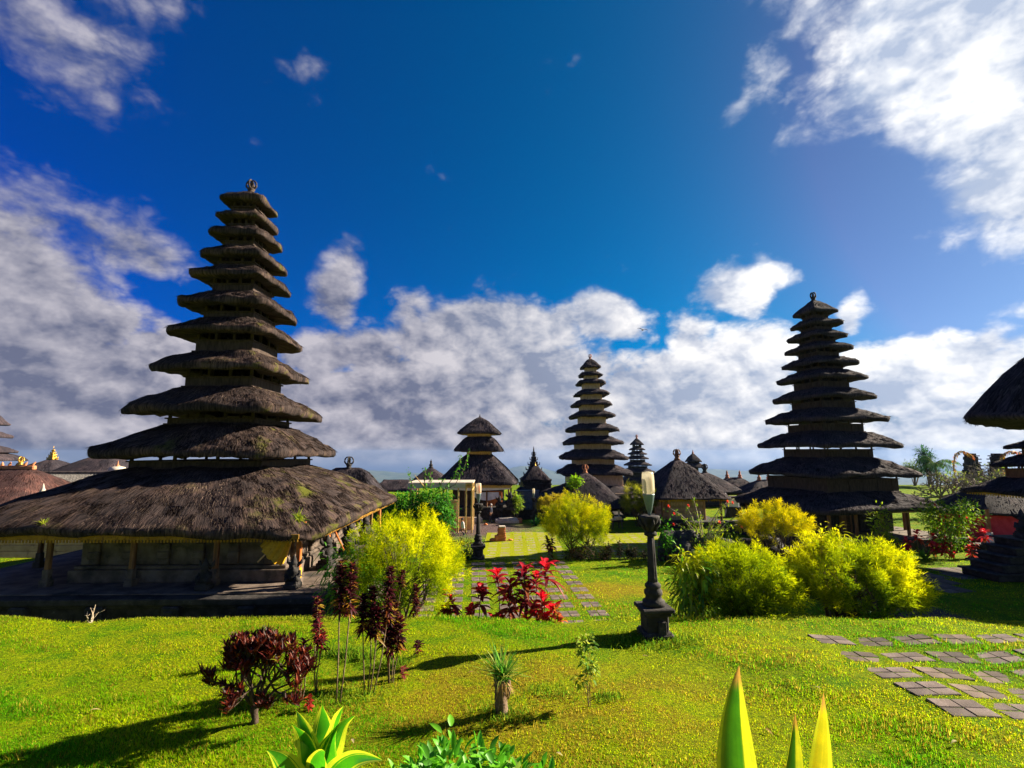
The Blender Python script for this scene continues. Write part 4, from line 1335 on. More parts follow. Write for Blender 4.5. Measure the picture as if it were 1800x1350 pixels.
SLABS = []
PR = random.Random(3)


def slab_set(spots, w, d, name, label, group, rz=0.0, nvar=6, mossy=.3, sink=.0):
    protos = []
    for i, (x, y) in enumerate(spots):
        if len(protos) < nvar:
            o = slab_mesh(w, d, len(SLABS) + 11, mossy * PR.random() * 1.5).build(name, PAVE)
            protos.append(o)
        else:
            o = PR.choice(protos).copy()
            COL.objects.link(o)
        e = .15
        o.location = (x, y, gzf(x, y) - .033 - sink)
        o.rotation_euler = (math.atan2(gzf(x, y + e) - gzf(x, y - e), 2 * e), -math.atan2(gzf(x + e, y) - gzf(x - e, y), 2 * e), rz + PR.gauss(0, .012))
        tag(o, label, 'paving slab', group)
        SLABS.append((x, y, w, d, rz))


ry = [9.62, 8.88, 8.22, 7.62, 7.08, 6.55]
sp = [(5.85 + .77 * k_i + .03 * j, y) for j, y in enumerate(ry[:5]) for k_i in range(9 - j) if (5.85 + .77 * k_i) < y * 1.12 + .5]
slab_set(sp, .66, .44, 'paving_slab', 'square slab of four grey stones set in the near lawn at right', 'slabs of the near right path', R(1), 8, .6)
ca, sa = math.cos(R(4.6)), math.sin(R(4.6))
sp = []
for j in range(10):
    for k_i in range(7):
        u, v = 2.40 - .79 * k_i, .78 * j
        sp.append((u * ca - v * sa, 13.35 + v * ca + u * sa - .15))
sp = [(x, y) for x, y in sp if y < 20.9]
slab_set(sp, .54, .50, 'paving_slab', 'pale slab in the rows of the lower lawn behind the red plants', 'slabs of the lower lawn path', R(4.6), 7, .15)
sp = [(15.91, 18.28, -0.93)[:2], (14.44, 17.50, -0.93)[:2], (16.07, 19.05, -0.93)[:2], (14.66, 18.28, -0.93)[:2], (17.10, 19.14, -0.93)[:2], (13.98, 16.59, -0.93)[:2]]
slab_set(sp, 1.0, .9, 'paving_slab', 'worn half sunken slab in the grass below the black steps', 'worn slabs below the steps', R(8), 4, .5)

# far paved court: worn slabs in grass
m_, k, out = new_mat('paved_court')
pos = k.node('ShaderNodeNewGeometry').outputs['Position']
br = k.node('ShaderNodeTexBrick', {'Vector': pos, 'Color1': (.21, .17, .12), 'Color2': (.29, .24, .17), 'Mortar': (.21, .23, .004), 'Scale': 1.0, 'Mortar Size': .17, 'Mortar Smooth': .25, 'Brick Width': .85, 'Row Height': .80}, offset=0.0)
nz = k.noise(pos, 2.2, 5, .7)
c = k.mix(k.ramp(nz, .36, .60), br.outputs['Color'], (.22, .24, .004))
c = k.mix(1.0, c, k.mix(k.noise(pos, 18, 4), (.6, .6, .6), (1.35, 1.35, 1.35)), 'MULTIPLY')
p = k.node('ShaderNodeBsdfPrincipled', {'Base Color': c, 'Roughness': 1.0, 'Specular IOR Level': .05})
k.t.links.new(p.outputs[0], out.inputs[0])
for x0, x1, y0, y1 in ((-1.9, 3.2, 23.2, 39), (5.0, 14.5, 23.2, 39)):
    xs, ys = np.linspace(x0, x1, 24), np.linspace(y0, y1, 40)
    XX, YY = np.meshgrid(xs, ys)
    mb = MB()
    mb.loft(np.stack([XX, YY, gz(XX, YY) + .012], 2), closed=False)
    tag(mb.build('path', m_), kind='structure')


# ------------------------------------------------------------------ grass blades
def in_slab(P):
    m = np.zeros(len(P), bool)
    for x, y, w, d, rz in SLABS:
        dx, dy = P[:, 0] - x, P[:, 1] - y
        c_, s_ = math.cos(rz), math.sin(rz)
        m |= (np.abs(dx * c_ + dy * s_) < w / 2 - .05 - .03 * np.sin(P[:, 0] * 9 + P[:, 1] * 7)) & (np.abs(-dx * s_ + dy * c_) < d / 2 - .05 - .03 * np.sin(P[:, 0] * 8 - P[:, 1] * 9))
    return m


def grass(n, y0, y1, xk, L, Wd, label_keep=1.0, tuft=False, dens_pow=1.0):
    u = rng.random(n)
    y = y0 + (y1 - y0) * u ** dens_pow
    x = rng.uniform(-1, 1, n) * (y * xk + 1)
    P = np.stack([x, y, gz(x, y)], 1)
    P = P[~in_slab(P)]
    f = waves(P * np.array([1.3, 1.3, 0]), 21)
    g = waves(P * np.array([.5, .5, 0]), 22)
    f2 = waves(P * np.array([5, 5, 0]), 24)
    bare = (g + f2 * .45 > .75)
    worn = np.exp(-((P[:, 0]) / 3.0) ** 2 - ((P[:, 1] - 7.3) / 1.4) ** 2) * np.clip(.5 + f2 * .9, 0, 1)
    keep = (~bare | (rng.random(len(P)) < .35)) & (rng.random(len(P)) > worn * .75)
    P, f, g, f2 = P[keep], f[keep], g[keep], f2[keep]
    k_ = len(P)
    D = rng.normal(size=(k_, 3)) * .55 + np.array([0, 0, 1.0])
    lush = np.clip(f * 1.0 + .30 - g * .35 + f2 * .35, 0, 1)[:, None]
    clump = np.clip(.9 + f2 * .8 + f * .25, .35, 2.3)
    c1 = pal(k_, (.33, .42, .003), (.46, .46, .004), (.20, .36, .003), jit=.25)
    c2 = pal(k_, (.04, .18, .003), (.13, .34, .004), (.07, .25, .003), jit=.28)
    c3 = pal(k_, (.34, .25, .02), (.22, .13, .012), (.45, .38, .05), jit=.2)
    col = c1 * (1 - lush) + c2 * lush
    isdry = rng.random(k_) < np.clip(.10 + .45 * np.clip(g + f2 * .5, 0, 1) + .45 * np.exp(-((P[:, 0] + .0) / 3.2) ** 2 - ((P[:, 1] - 7.3) / 1.5) ** 2) * (f2 > -.1), 0, .7)
    col[isdry] = c3[isdry]
    ln = L * rng.uniform(.5, 1.4, k_) * (1 + .4 * lush[:, 0]) * clump
    return P, D, ln, Wd * rng.uniform(.6, 1.3, k_), col


mb = MB()
for n_, y0, y1, xk, L_, w_ in ((330000, 4.4, 10.9, 1.12, .030, .009), (130000, 4.4, 7.6, 1.1, .034, .007), (80000, 12.6, 21.3, 1.1, .04, .02), (16000, 23, 40, .9, .07, .04)):
    P, D, ln, ww, col = grass(n_, y0, y1, xk, L_, w_)
    mb.leaves(P, D, ln, ww, col, droop=.25, nseg=1, shape='lance')
# grass creeping over the slab edges
for x, y, w, d, rz in SLABS:
    n_ = 90 if y < 11 else 40
    sd = rng.integers(0, 4, n_)
    u = rng.uniform(-1, 1, n_) + rng.normal(size=n_) * .2
    lx = np.where(sd < 2, u * w / 2, np.where(sd == 2, w / 2, -w / 2)) + rng.normal(size=n_) * .016
    ly = np.where(sd < 2, np.where(sd == 0, d / 2, -d / 2), u * d / 2) + rng.normal(size=n_) * .016
    c_, s_ = math.cos(rz), math.sin(rz)
    P = np.stack([x + lx * c_ - ly * s_, y + lx * s_ + ly * c_, np.zeros(n_)], 1)
    P[:, 2] = gz(P[:, 0], P[:, 1])
    mb.leaves(P, rng.normal(size=(n_, 3)) * .7 + np.array([0, 0, .8]), rng.uniform(.03, .065, n_), .010, pal(n_, (.16, .26, .004), (.06, .17, .004), (.3, .26, .02)), droop=.4, nseg=1)
# longer tufts along the edge of the lawn
n_ = 9000
x = np.concatenate([rng.uniform(-12, -3.6, n_ * 2 // 3), rng.uniform(-4, 12, n_ // 3)])
y = 10.75 + rng.normal(size=n_) * .10 + .1
P = np.stack([x, y, gz(x, y)], 1)
D = rng.normal(size=(n_, 3)) * .4 + np.array([0, 0, 1.0])
mb.leaves(P, D, rng.uniform(.025, .085, n_) * (1 + .5 * np.clip(waves(P * .8, 5), 0, 1)), .012, pal(n_, (.22, .26, .01), (.10, .19, .01), (.34, .32, .04)), droop=.3, nseg=2)
for cx, cy, rr, nn, hh_ in ((-2.6, 8.9, .35, 500, .22), (-1.95, 8.6, .3, 420, .2), (-3.5, 7.3, .5, 500, .16), (-.1, 7.0, .35, 420, .14), (.6, 7.5, .5, 300, .1), (1.35, 7.4, .2, 200, .12), (-3.0, 9.0, .35, 300, .2), (-2.3, 7.5, .6, 500, .13), (2.3, 9.6, .6, 700, .16), (3.0, 9.5, .5, 500, .14)):
    P = np.stack([cx + rng.normal(size=nn) * rr * .5, cy + rng.normal(size=nn) * rr * .35, np.zeros(nn)], 1)
    P[:, 2] = gz(P[:, 0], P[:, 1])
    mb.leaves(P, rng.normal(size=(nn, 3)) * .45 + np.array([0, 0, 1.0]), hh_ * rng.uniform(.5, 1.3, nn), .012, pal(nn, (.05, .15, .01), (.10, .20, .01), (.2, .24, .02)), droop=.35, nseg=2)
tag(mb.build('grass', BLADE), kind='stuff')



# fallen leaves on the near lawn
t_ = [(-1.9, 6.4), (.5, 6.1), (1.4, 6.9), (3.1, 6.6), (-.6, 8.2), (2.2, 8.9), (4.4, 7.6), (-4.4, 8.4), (-5.6, 7.1), (3.9, 8.9), (.9, 9.2), (-2.9, 9.6), (5.2, 6.3), (2.6, 5.9)]
for x_, y_ in t_:
    mb = MB()
    mb.leaves([(0, 0, 0)], [(rng.normal(), rng.normal(), .25)], rng.uniform(.07, .13), .035, pal(1, (.40, .30, .14), (.28, .14, .05), (.5, .42, .25)), droop=.4, nseg=4, fold=.4)
    o = mb.build('fallen_leaf', LEAF, loc=(x_, y_, gzf(x_, y_) + .045))
    tag(o, 'dry curled leaf lying on the near lawn', 'fallen leaf', 'fallen leaves on the near lawn')

# ------------------------------------------------------------------ plant builders
YEL, YGR, GRN = (.66, .64, .004), (.30, .38, .004), (.045, .105, .004)


def feather_bush(label, loc, rx, ry, h, plumes=600, per=46, seed=1, group=None, cols=(YEL, YGR, GRN), leafL=.085, leafW=.014, cat='shrub', name='golden_shrub', lump=.28, low=.12, upright=.9, shapek=1.0, stems=9):
    t = thing(name, label, cat, loc, 0, group)
    r = np.random.default_rng(seed)
    n = plumes
    D = r.normal(size=(n, 3))
    D[:, 2] = np.abs(D[:, 2]) * .9 - .35
    D /= np.linalg.norm(D, axis=1)[:, None]
    k_ = 1 + lump * waves(D * 2.4, seed)
    rad = k_ * r.uniform(.50, 1.0, n) ** .6
    ctr = np.array([0, 0, h * (low + (1 - low) * .42)])
    ext = np.array([rx, ry, h * (1 - low) * .56])
    P = ctr + D * rad[:, None] * ext
    P[:, 2] = np.maximum(P[:, 2], h * .06)
    A = D * np.array([.8, .8, .5]) + np.array([0, 0, upright]) + r.normal(size=(n, 3)) * .25
    A /= np.linalg.norm(A, axis=1)[:, None]
    pl = r.uniform(.16, .34, n) * (h / 2.6) ** .5
    keep = r.random(n) < np.clip(.30 + 1.3 * P[:, 2] / h, 0, 1)
    P, A, pl, D = P[keep], A[keep], pl[keep], D[keep]
    n = len(P)
    # leaflets along each plume
    I = np.repeat(np.arange(n), per)
    s = r.random(n * per)
    B = r.normal(size=(n * per, 3))
    LD = A[I] * .75 + B * .55
    PP = P[I] + A[I] * (s * pl[I])[:, None] + B * (.035 * (h / 2.6) ** .5)
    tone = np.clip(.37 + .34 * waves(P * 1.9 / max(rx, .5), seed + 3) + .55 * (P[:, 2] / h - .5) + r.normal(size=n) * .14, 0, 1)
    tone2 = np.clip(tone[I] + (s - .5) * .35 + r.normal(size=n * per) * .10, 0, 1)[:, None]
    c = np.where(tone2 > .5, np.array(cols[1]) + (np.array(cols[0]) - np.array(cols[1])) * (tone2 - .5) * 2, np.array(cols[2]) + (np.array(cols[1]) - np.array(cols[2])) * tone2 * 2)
    mb = MB()
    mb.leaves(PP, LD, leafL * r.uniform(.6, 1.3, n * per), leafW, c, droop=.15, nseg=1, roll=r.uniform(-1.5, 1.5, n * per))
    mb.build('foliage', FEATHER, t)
    mb = MB()
    for i in range(stems):
        a = r.uniform(0, 6.28)
        j = r.integers(0, n)
        e = ctr + (P[j] - ctr) * .8
        b = np.array([math.cos(a) * .14 * rx, math.sin(a) * .14 * ry, -.05])
        mid = (b + e) / 2 + r.normal(size=3) * .08 + np.array([0, 0, -.1])
        mb.tube([b, mid, e], [.034, .024, .009], 6)
        for q in range(4):
            j2 = r.integers(0, n)
            mb.tube([mid, (mid + P[j2]) / 2 + r.normal(size=3) * .05, P[j2]], [.014, .01, .004], 5)
    mb.build('stems', BARKD, t)
    return t


def leafy(label, loc, crowns, n_clump, per, L, Wd, cols, seed=1, name='leafy_shrub', cat='shrub', droop=.6, stem_mat=BARK, down=.5, group=None, mat_=None, trunk=.03, stems=6, stem_base=(0, 0), nseg=3, clump_r=.10, p=None, fold=.25, hollow=.45):
    """crowns: list of (centre, radii); leaves in clumps at twig ends"""
    t = thing(name, label, cat, loc, 0, group)
    r = np.random.default_rng(seed)
    w = np.array([c[1][0] * c[1][1] * c[1][2] for c in crowns]) ** .67
    ci = r.choice(len(crowns), n_clump, p=w / w.sum())
    D = r.normal(size=(n_clump, 3))
    D /= np.linalg.norm(D, axis=1)[:, None]
    C0 = np.array([c[0] for c in crowns], float)[ci]
    E = np.array([c[1] for c in crowns], float)[ci]
    P = C0 + D * E * (r.uniform(hollow, 1, n_clump) ** .7 * (1 + .25 * waves(D * 3, seed)))[:, None]
    P[:, 2] = np.maximum(P[:, 2], .04)
    I = np.repeat(np.arange(n_clump), per)
    B = r.normal(size=(len(I), 3))
    LD = B * .8 + D[I] * .35 + np.array([0, 0, .25 - down])
    cc = pal(n_clump, *cols, jit=.15, p=p)[I] * (1 + r.normal(size=(len(I), 1)) * .12)
    mb = MB()
    mb.leaves(P[I] + B * clump_r, LD, L * r.uniform(.55, 1.25, len(I)), Wd * r.uniform(.7, 1.2, len(I)), np.clip(cc, 0, 1), droop=droop, nseg=nseg, fold=fold, roll=r.uniform(-.5, .5, len(I)))
    mb.build('foliage', mat_ or LEAF, t)
    mb = MB()
    b = np.array([stem_base[0], stem_base[1], -.05])
    for i in range(stems):
        j = r.integers(0, n_clump)
        e = P[j]
        mid = b * .45 + e * .55 + r.normal(size=3) * .05 * np.array([1, 1, .3])
        mid[2] = max(mid[2], .1)
        mb.tube([b + r.normal(size=3) * trunk * np.array([1, 1, 0]), b * .75 + mid * .25 + r.normal(size=3) * .02, mid, e], [trunk, trunk * .8, trunk * .55, trunk * .2], 6)
        for q in range(5):
            j2 = r.integers(0, n_clump)
            if np.linalg.norm(P[j2] - mid) < 1.6 * np.linalg.norm(e - mid) + .2:
                mb.tube([mid, (mid + P[j2]) / 2 + r.normal(size=3) * .03, P[j2]], [trunk * .4, trunk * .3, trunk * .12], 5)
    mb.build('stems', stem_mat, t)
    return t


# ------------------------------------------------------------------ golden shrubs
gl_ = lambda q, z: (q[0], q[1], z)
b = (-2.69, 13.18, -0.93)
feather_bush('big golden feathery shrub standing left of the slab path', (b[0] - .05, 13.1, -.93), 1.36, 1.25, 2.6, 900, 66, 11, 'golden feathery shrubs', stems=14)
b = (2.70, 21.2, -1.01)
feather_bush('golden green domed shrub alone beyond the lower lawn, right of the slab path', (b[0] + .05, 21.6, -1.1), 1.32, 1.2, 2.42, 640, 60, 12, 'golden feathery shrubs', cols=((.62, .54, .004), (.30, .34, .004), (.07, .13, .005)), upright=1.2, leafL=.1, leafW=.014)
feather_bush('golden feathery shrub at right, the left one of the joined pair', ((5.30, 12, 0.71)[0], 12.1, -.93), 1.10, .95, 2.22, 760, 64, 13, 'golden feathery shrubs', stems=16)
feather_bush('wide golden feathery shrub at right, the right one of the joined pair', ((8.17, 12.3, 0.64)[0], 12.4, -.93), 1.14, 1.0, 2.15, 840, 64, 14, 'golden feathery shrubs', stems=16)
feather_bush('rounded golden shrub on bare stems behind the joined pair at right', ((10.39, 20, 0.42)[0], 20.2, -.95), 1.15, 1.0, 2.25, 420, 50, 15, 'golden feathery shrubs', cols=((.74, .60, .004), (.48, .42, .004), (.12, .17, .005)), low=.35, leafL=.1, leafW=.014)
feather_bush('airy yellow shrub by the low black wall in front of the stone shrine', ((3.55, 44, -1.25)[0], 44, -2.7), 1.4, 1.3, 2.5, 240, 40, 16, None, leafL=.16, leafW=.03, low=.3, cols=((.48, .36, .03), (.30, .28, .02), (.12, .13, .02)))
feather_bush('fine drooping yellow green tree left of the near lantern', ((10.48, 42, -0.58)[0], 42, -2.7), 1.4, 1.3, 3.4, 300, 40, 17, None, leafL=.2, leafW=.025, low=.3, upright=-.2, cols=((.40, .38, .04), (.24, .27, .02), (.10, .15, .02)), name='weeping_tree', cat='tree')

# ------------------------------------------------------------------ drooping long-leaved green shrubs
MG = ((.10, .30, .006), (.05, .18, .006), (.24, .40, .008))
leafy('green shrub with long drooping leaves between the brown pagoda and big golden shrub', ((-3.88, 12.3, -0.00)[0], 12.5, -.93), [((0, 0, 1.55), (.62, .55, .55)), ((.25, 0, .95), (.6, .5, .55)), ((-.3, .1, .9), (.35, .4, .4))], 200, 8, .20, .05, MG, 3, 'drooping_shrub', droop=.45, down=.55, mat_=SHINY)
leafy('yellow tipped green shrub with drooping leaves at the left end of the golden pair', ((4.07, 11.7, 0.16)[0], 11.8, -.93), [((-.1, 0, 1.75), (.22, .2, .42)), ((.12, 0, 1.3), (.42, .35, .45)), ((0, 0, .75), (.42, .35, .4)), ((.35, .1, 1.75), (.2, .2, .25))], 130, 8, .20, .052, ((.42, .44, .006), (.18, .36, .006), (.06, .20, .006)), 4, 'drooping_shrub', droop=.5, down=.6, mat_=SHINY, p=(.4, .35, .25))
leafy('low green shrub with broad drooping leaves under the right end of the golden pair', ((8.37, 11.3, -0.20)[0], 11.45, -.93), [((0, 0, .62), (.55, .3, .28)), ((-.45, 0, .5), (.3, .25, .22))], 50, 8, .2, .055, MG, 5, 'drooping_shrub', droop=.45, down=.5, mat_=SHINY)
leafy('yellow green sprays growing up between the joined golden shrubs', ((7.72, 12.6, 0.58)[0], 12.7, -.93), [((.05, 0, 2.05), (.4, .3, .3)), ((-.2, 0, 1.9), (.3, .25, .2)), ((.35, 0, 2.3), (.08, .08, .2)), ((-.05, -.5, 1.3), (.15, .1, .4))], 60, 8, .18, .05, ((.55, .48, .006), (.38, .40, .006), (.08, .26, .006)), 6, 'drooping_shrub', droop=.45, down=.5, p=(.5, .4, .1))
leafy('upright fresh green sapling in front of the dark right pagoda', ((14.68, 20, -0.02)[0], 20.3, -.95), [((0, 0, 1.35), (.35, .3, .65)), ((.25, 0, .8), (.4, .3, .35)), ((.12, 0, 2.0), (.08, .08, .3))], 120, 8, .13, .055, ((.18, .28, .012), (.10, .20, .01), (.30, .34, .02)), 7, 'green_sapling', droop=.2, down=-.2)
leafy('broad green hibiscus bush dotted with red flowers before the black steps', ((18.39, 21.4, -0.83)[0], 21.5, -.97), [((0, 0, 1.55), (1.0, .7, .6)), ((-.75, 0, 2.0), (.25, .25, .4)), ((.9, 0, 1.95), (.35, .3, .4)), ((0, 0, .85), (.65, .5, .35)), ((-.25, 0, 2.3), (.15, .15, .35))], 330, 9, .13, .06, ((.10, .24, .01), (.05, .15, .01), (.24, .32, .01)), 8, 'hibiscus_bush', droop=.3, down=0, mat_=SHINY)
HB = [o for o in COL.objects if o.name.startswith('hibiscus_bush')][0]


def flowers(t, pts, s, col):
    for p_ in pts:
        mb = MB()
        n = 6
        a = np.arange(n) * 2 * math.pi / n
        D = np.stack([np.cos(a), -.6 * np.ones(n), np.sin(a)], 1)
        mb.leaves(np.repeat([p_], n, 0), D, s, s * .8, pal(n, col, jit=.1), droop=.1, nseg=2)
        mb.build('flower', LEAF, t)


flowers(HB, [(-.7, -.3, 2.2), (-.62, -.4, 1.75), (-.5, -.5, 1.72), (.0, -.6, 1.78), (.3, -.6, 1.7), (1.15, -.3, 1.75), (.92, -.4, 1.6), (-.58, -.5, 1.6)], .085, (.62, .03, .03))
# sparse hibiscus with arching stems by the lava rock
t = thing('hibiscus_bush', 'sparse hibiscus with long arching bare stems over the black lava rock', 'shrub', ((7.80, 20.8, -0.49)[0], 20.9, -.95), 0)
mb = MB(); ml = MB(); fl = []
r_ = np.random.default_rng(5)
for (dx, top), fb in zip(((-1.75, 2.1), (-1.2, 1.9), (-.95, 2.2), (-.45, 2.55), (.1, 1.9), (.6, 1.8), (1.2, 2.3), (1.7, 2.45), (2.3, 1.9), (-1.5, 1.5), (.9, 1.5), (1.9, 1.4), (-.6, 1.6)), (1, 1, 1, 0, 0, 0, 1, 1, 0, 1, 1, 1, 0)):
    u = np.linspace(0, 1, 9)[:, None]
    p0, p2 = np.array([r_.normal() * .08, 0, 0]), np.array([dx * .8, r_.normal() * .3, top])
    p1 = np.array([dx * .25, 0, top * .8])
    cv = (1 - u) ** 2 * p0 + 2 * (1 - u) * u * p1 + u ** 2 * p2
    mb.tube(cv, np.linspace(.03, .008, 9), 6)
    n = 55
    q = r_.random(n) ** .6
    P = cv[(q * 8).astype(int)] + r_.normal(size=(n, 3)) * .05
    ml.leaves(P, r_.normal(size=(n, 3)), .10, .05, pal(n, (.22, .34, .012), (.08, .2, .01), (.34, .38, .02)), droop=.3, nseg=2)
    if fb:
        fl.append(tuple(p2 + r_.normal(size=3) * np.array([.12, .05, .12])))
P = r_.normal(size=(700, 3)) * np.array([.7, .4, .28]) + np.array([.2, 0, .85])
ml.leaves(P, r_.normal(size=(700, 3)), .10, .05, pal(700, (.10, .2, .02), (.04, .1, .01), (.26, .3, .02)), droop=.3, nseg=2)
mb.build('stems', TWIG, t); ml.build('foliage', LEAF, t)
flowers(t, fl, .085, (.70, .05, .03))
# lava rocks
for i, (q, rr, lab) in enumerate((((6.82, 20.9, -0.95), (.95, .6, .85), 'large black lava rock mound at the foot of the arching hibiscus'), ((8.55, 21, -0.97), (.85, .5, .62), 'lower black lava rock right of the arching hibiscus'), ((10.19, 20.7, -0.91), (.9, .5, .72), 'black lava rock under the rounded golden shrub'), ((11.90, 20.7, -0.91), (1.1, .5, .5), 'flat black lava rock behind the golden pair of shrubs'))):
    mb = MB(); mb.blob((0, 0, rr[2] * .5), rr, .28, 2.6, 30 + i, 40, 26)
    tag(mb.build('lava_rock', LAVA, loc=(q[0], q[1], -.97)), lab, 'rock')
P = rng.normal(size=(260, 3)) * np.array([.14, .1, .45]) + np.array([0, 0, .9])
t = thing('ivy', 'bright green ivy climbing the left side of the large lava rock', 'climber', ((6.11, 20.2, -0.05)[0], 20.25, -.95), 0)
mb = MB(); mb.leaves(P, rng.normal(size=(260, 3)), .12, .08, pal(260, (.07, .24, .01), (.04, .14, .01)), droop=.3, nseg=2); mb.build('foliage', LEAF, t)
mb = MB(); mb.tube([(0, .1, 0), (.05, .05, .6), (-.05, .1, 1.3)], .015, 5); mb.build('stem', BARK, t)


# ------------------------------------------------------------------ red ti plants
REDS = ((.62, .012, .03), (.26, .010, .02), (.11, .008, .014))


def ti_plant(label, loc, h, heads, seed, group, leafL=.50, cols=REDS, young=.36, bareness=.6, name='red_ti_plant', cat='red plant', leafW=.125, npl=26, crown_l=.40, lift=.75):
    t = thing(name, label, cat, loc, 0, group)
    r = np.random.default_rng(seed)
    ms, ml = MB(), MB()
    for i, (dx, dy, hh_) in enumerate(heads):
        top = np.array([dx, dy, hh_])
        base = np.array([dx * .55, dy * .55, -.05])
        ms.tube([base, (base + top) / 2 + r.normal(size=3) * .02, top], [.016, .013, .010], 6)
        cl = min(crown_l, hh_ * .95)
        n = npl
        s = r.random(n)
        a = np.arange(n) * 2.4 + r.random() * 6
        P = top - np.array([0, 0, 1.0]) * (cl * s)[:, None]
        up = lift + .7 * (1 - s) - .9 * s + r.normal(size=n) * .15
        D = np.stack([np.cos(a), np.sin(a), up], 1)
        c = pal(n, *cols[1:], jit=.2)
        yg = (s < young)
        c[yg] = pal(int(yg.sum()), cols[0], jit=.15)
        old = (s > .82)
        c[old] = pal(int(old.sum()), (.30, .07, .015), cols[1], jit=.2)
        ml.leaves(P, D, leafL * r.uniform(.7, 1.1, n) * (1 - .25 * (s < .15)), leafW * r.uniform(.8, 1.15, n), c, droop=r.uniform(.25, .75, n), nseg=5, fold=.3, roll=r.normal(size=n) * .25)
    ms.build('stem', BARK, t)
    ml.build('leaves', SHINY, t)
    return t


G1 = 'red ti plants at the end of the slab path'
zT = -.93
def tip(px, y=12.7):
    return px
ti_plant('tallest red ti plant, rightmost of the upright group on the slab path', ((0.66, 12.7, -0.75)[0], 12.7, zT), 1.6, [(.18, 0, 1.62)], 1, G1, npl=26)
ti_plant('dark red ti plant with broad leaves in the middle of the upright group', ((0.30, 12.6, -0.71)[0], 12.6, zT), 1.5, [(0, 0, 1.52), (.04, .05, 1.05)], 2, G1, npl=30, leafL=.58, cols=((.34, .012, .03), (.07, .005, .012), (.12, .008, .014)))
ti_plant('thin stemmed red ti plant at the left of the upright group', ((-0.33, 12.8, -0.78)[0], 12.8, zT), 1.4, [(-.02, 0, 1.40)], 3, G1, npl=20)
ti_plant('shorter bright red ti plant leaning right of the leftmost upright one', ((-0.07, 12.5, -0.68)[0], 12.5, zT), 1.3, [(.02, 0, 1.24), (.0, .1, .9)], 4, G1, npl=20, cols=((.50, .012, .03), (.20, .02, .02), (.26, .05, .02)))
ti_plant('small high headed red ti plant between the middle and tallest ones', ((0.63, 13.2, -0.91)[0], 13.2, zT), 1.2, [(0, 0, 1.26)], 5, G1, npl=18, leafL=.40)
ti_plant('bushy low red ti plant with orange leaves below the tallest one', ((0.70, 12.3, -0.62)[0], 12.35, zT), .9, [(0, 0, .95), (-.15, 0, .62), (.12, -.05, .5), (-.3, 0, .45), (.28, 0, .7)], 6, G1, npl=22, leafL=.42, cols=((.66, .012, .03), (.22, .02, .015), (.32, .08, .02)))
ti_plant('little orange ti plant at the right foot of the group', ((1.15, 12.3, -0.63)[0], 12.3, zT), .5, [(0, 0, .5), (-.1, 0, .75)], 7, G1, npl=9, leafL=.26, cols=((.5, .14, .02), (.4, .1, .02), (.3, .06, .02)))
ti_plant('squat dark red ti plant with a pointed top at the left of the path', ((-0.74, 12.4, -0.65)[0], 12.45, zT), 1.1, [(0, 0, 1.15), (-.25, 0, .62), (.3, 0, .42), (.55, .05, .36), (-.4, 0, .3)], 8, G1, npl=26, crown_l=.5, leafL=.44, cols=((.40, .01, .02), (.14, .008, .014), (.09, .006, .012)))
ti_plant('low scarlet topped ti plant farthest left beside the big golden shrub', ((-1.54, 12.4, -0.65)[0], 12.4, zT), .8, [(.05, 0, 1.0), (-.05, 0, .72), (-.3, 0, .26), (.2, 0, .25)], 9, G1, npl=24, leafL=.44, cols=((.80, .012, .014), (.14, .008, .014), (.07, .01, .012)), young=.3)
G2 = 'red ti plants before the dark right pagoda'
for i, (px_, py_, h_, lab) in enumerate(((1593, 975, .85, 'leftmost pink red ti plant before the dark right pagoda'), (1617, 972, 1.15, 'taller pale pink ti plant second from left before the dark pagoda'), (1648, 975, .95, 'thin red headed ti plant left of the hibiscus bush'), (1643, 977, .6, 'low red ti plant beside the green tuft'), (1663, 975, .85, 'red ti plant just left of the hibiscus trunk'), (1678, 977, .55, 'low pink ti plant at the hibiscus foot'), (1706, 976, .85, 'pinkish ti plant right of the hibiscus bush'), (1735, 972, 1.15, 'pale pink red ti plant nearest the black steps'))):
    q = ((14.16, 21.3, -0.81)[0] + (px_ - 1500) * 20.75 / 870, 21.25 + .12 * (i % 3))
    ti_plant(lab, (q[0], q[1], -.97), h_, [(0, 0, h_)] if i % 2 else [(0, 0, h_), (-.08, 0, h_ * .6)], 20 + i, G2, npl=20, leafL=.32, cols=((.62, .03, .06), (.42, .02, .03), (.24, .015, .02)))


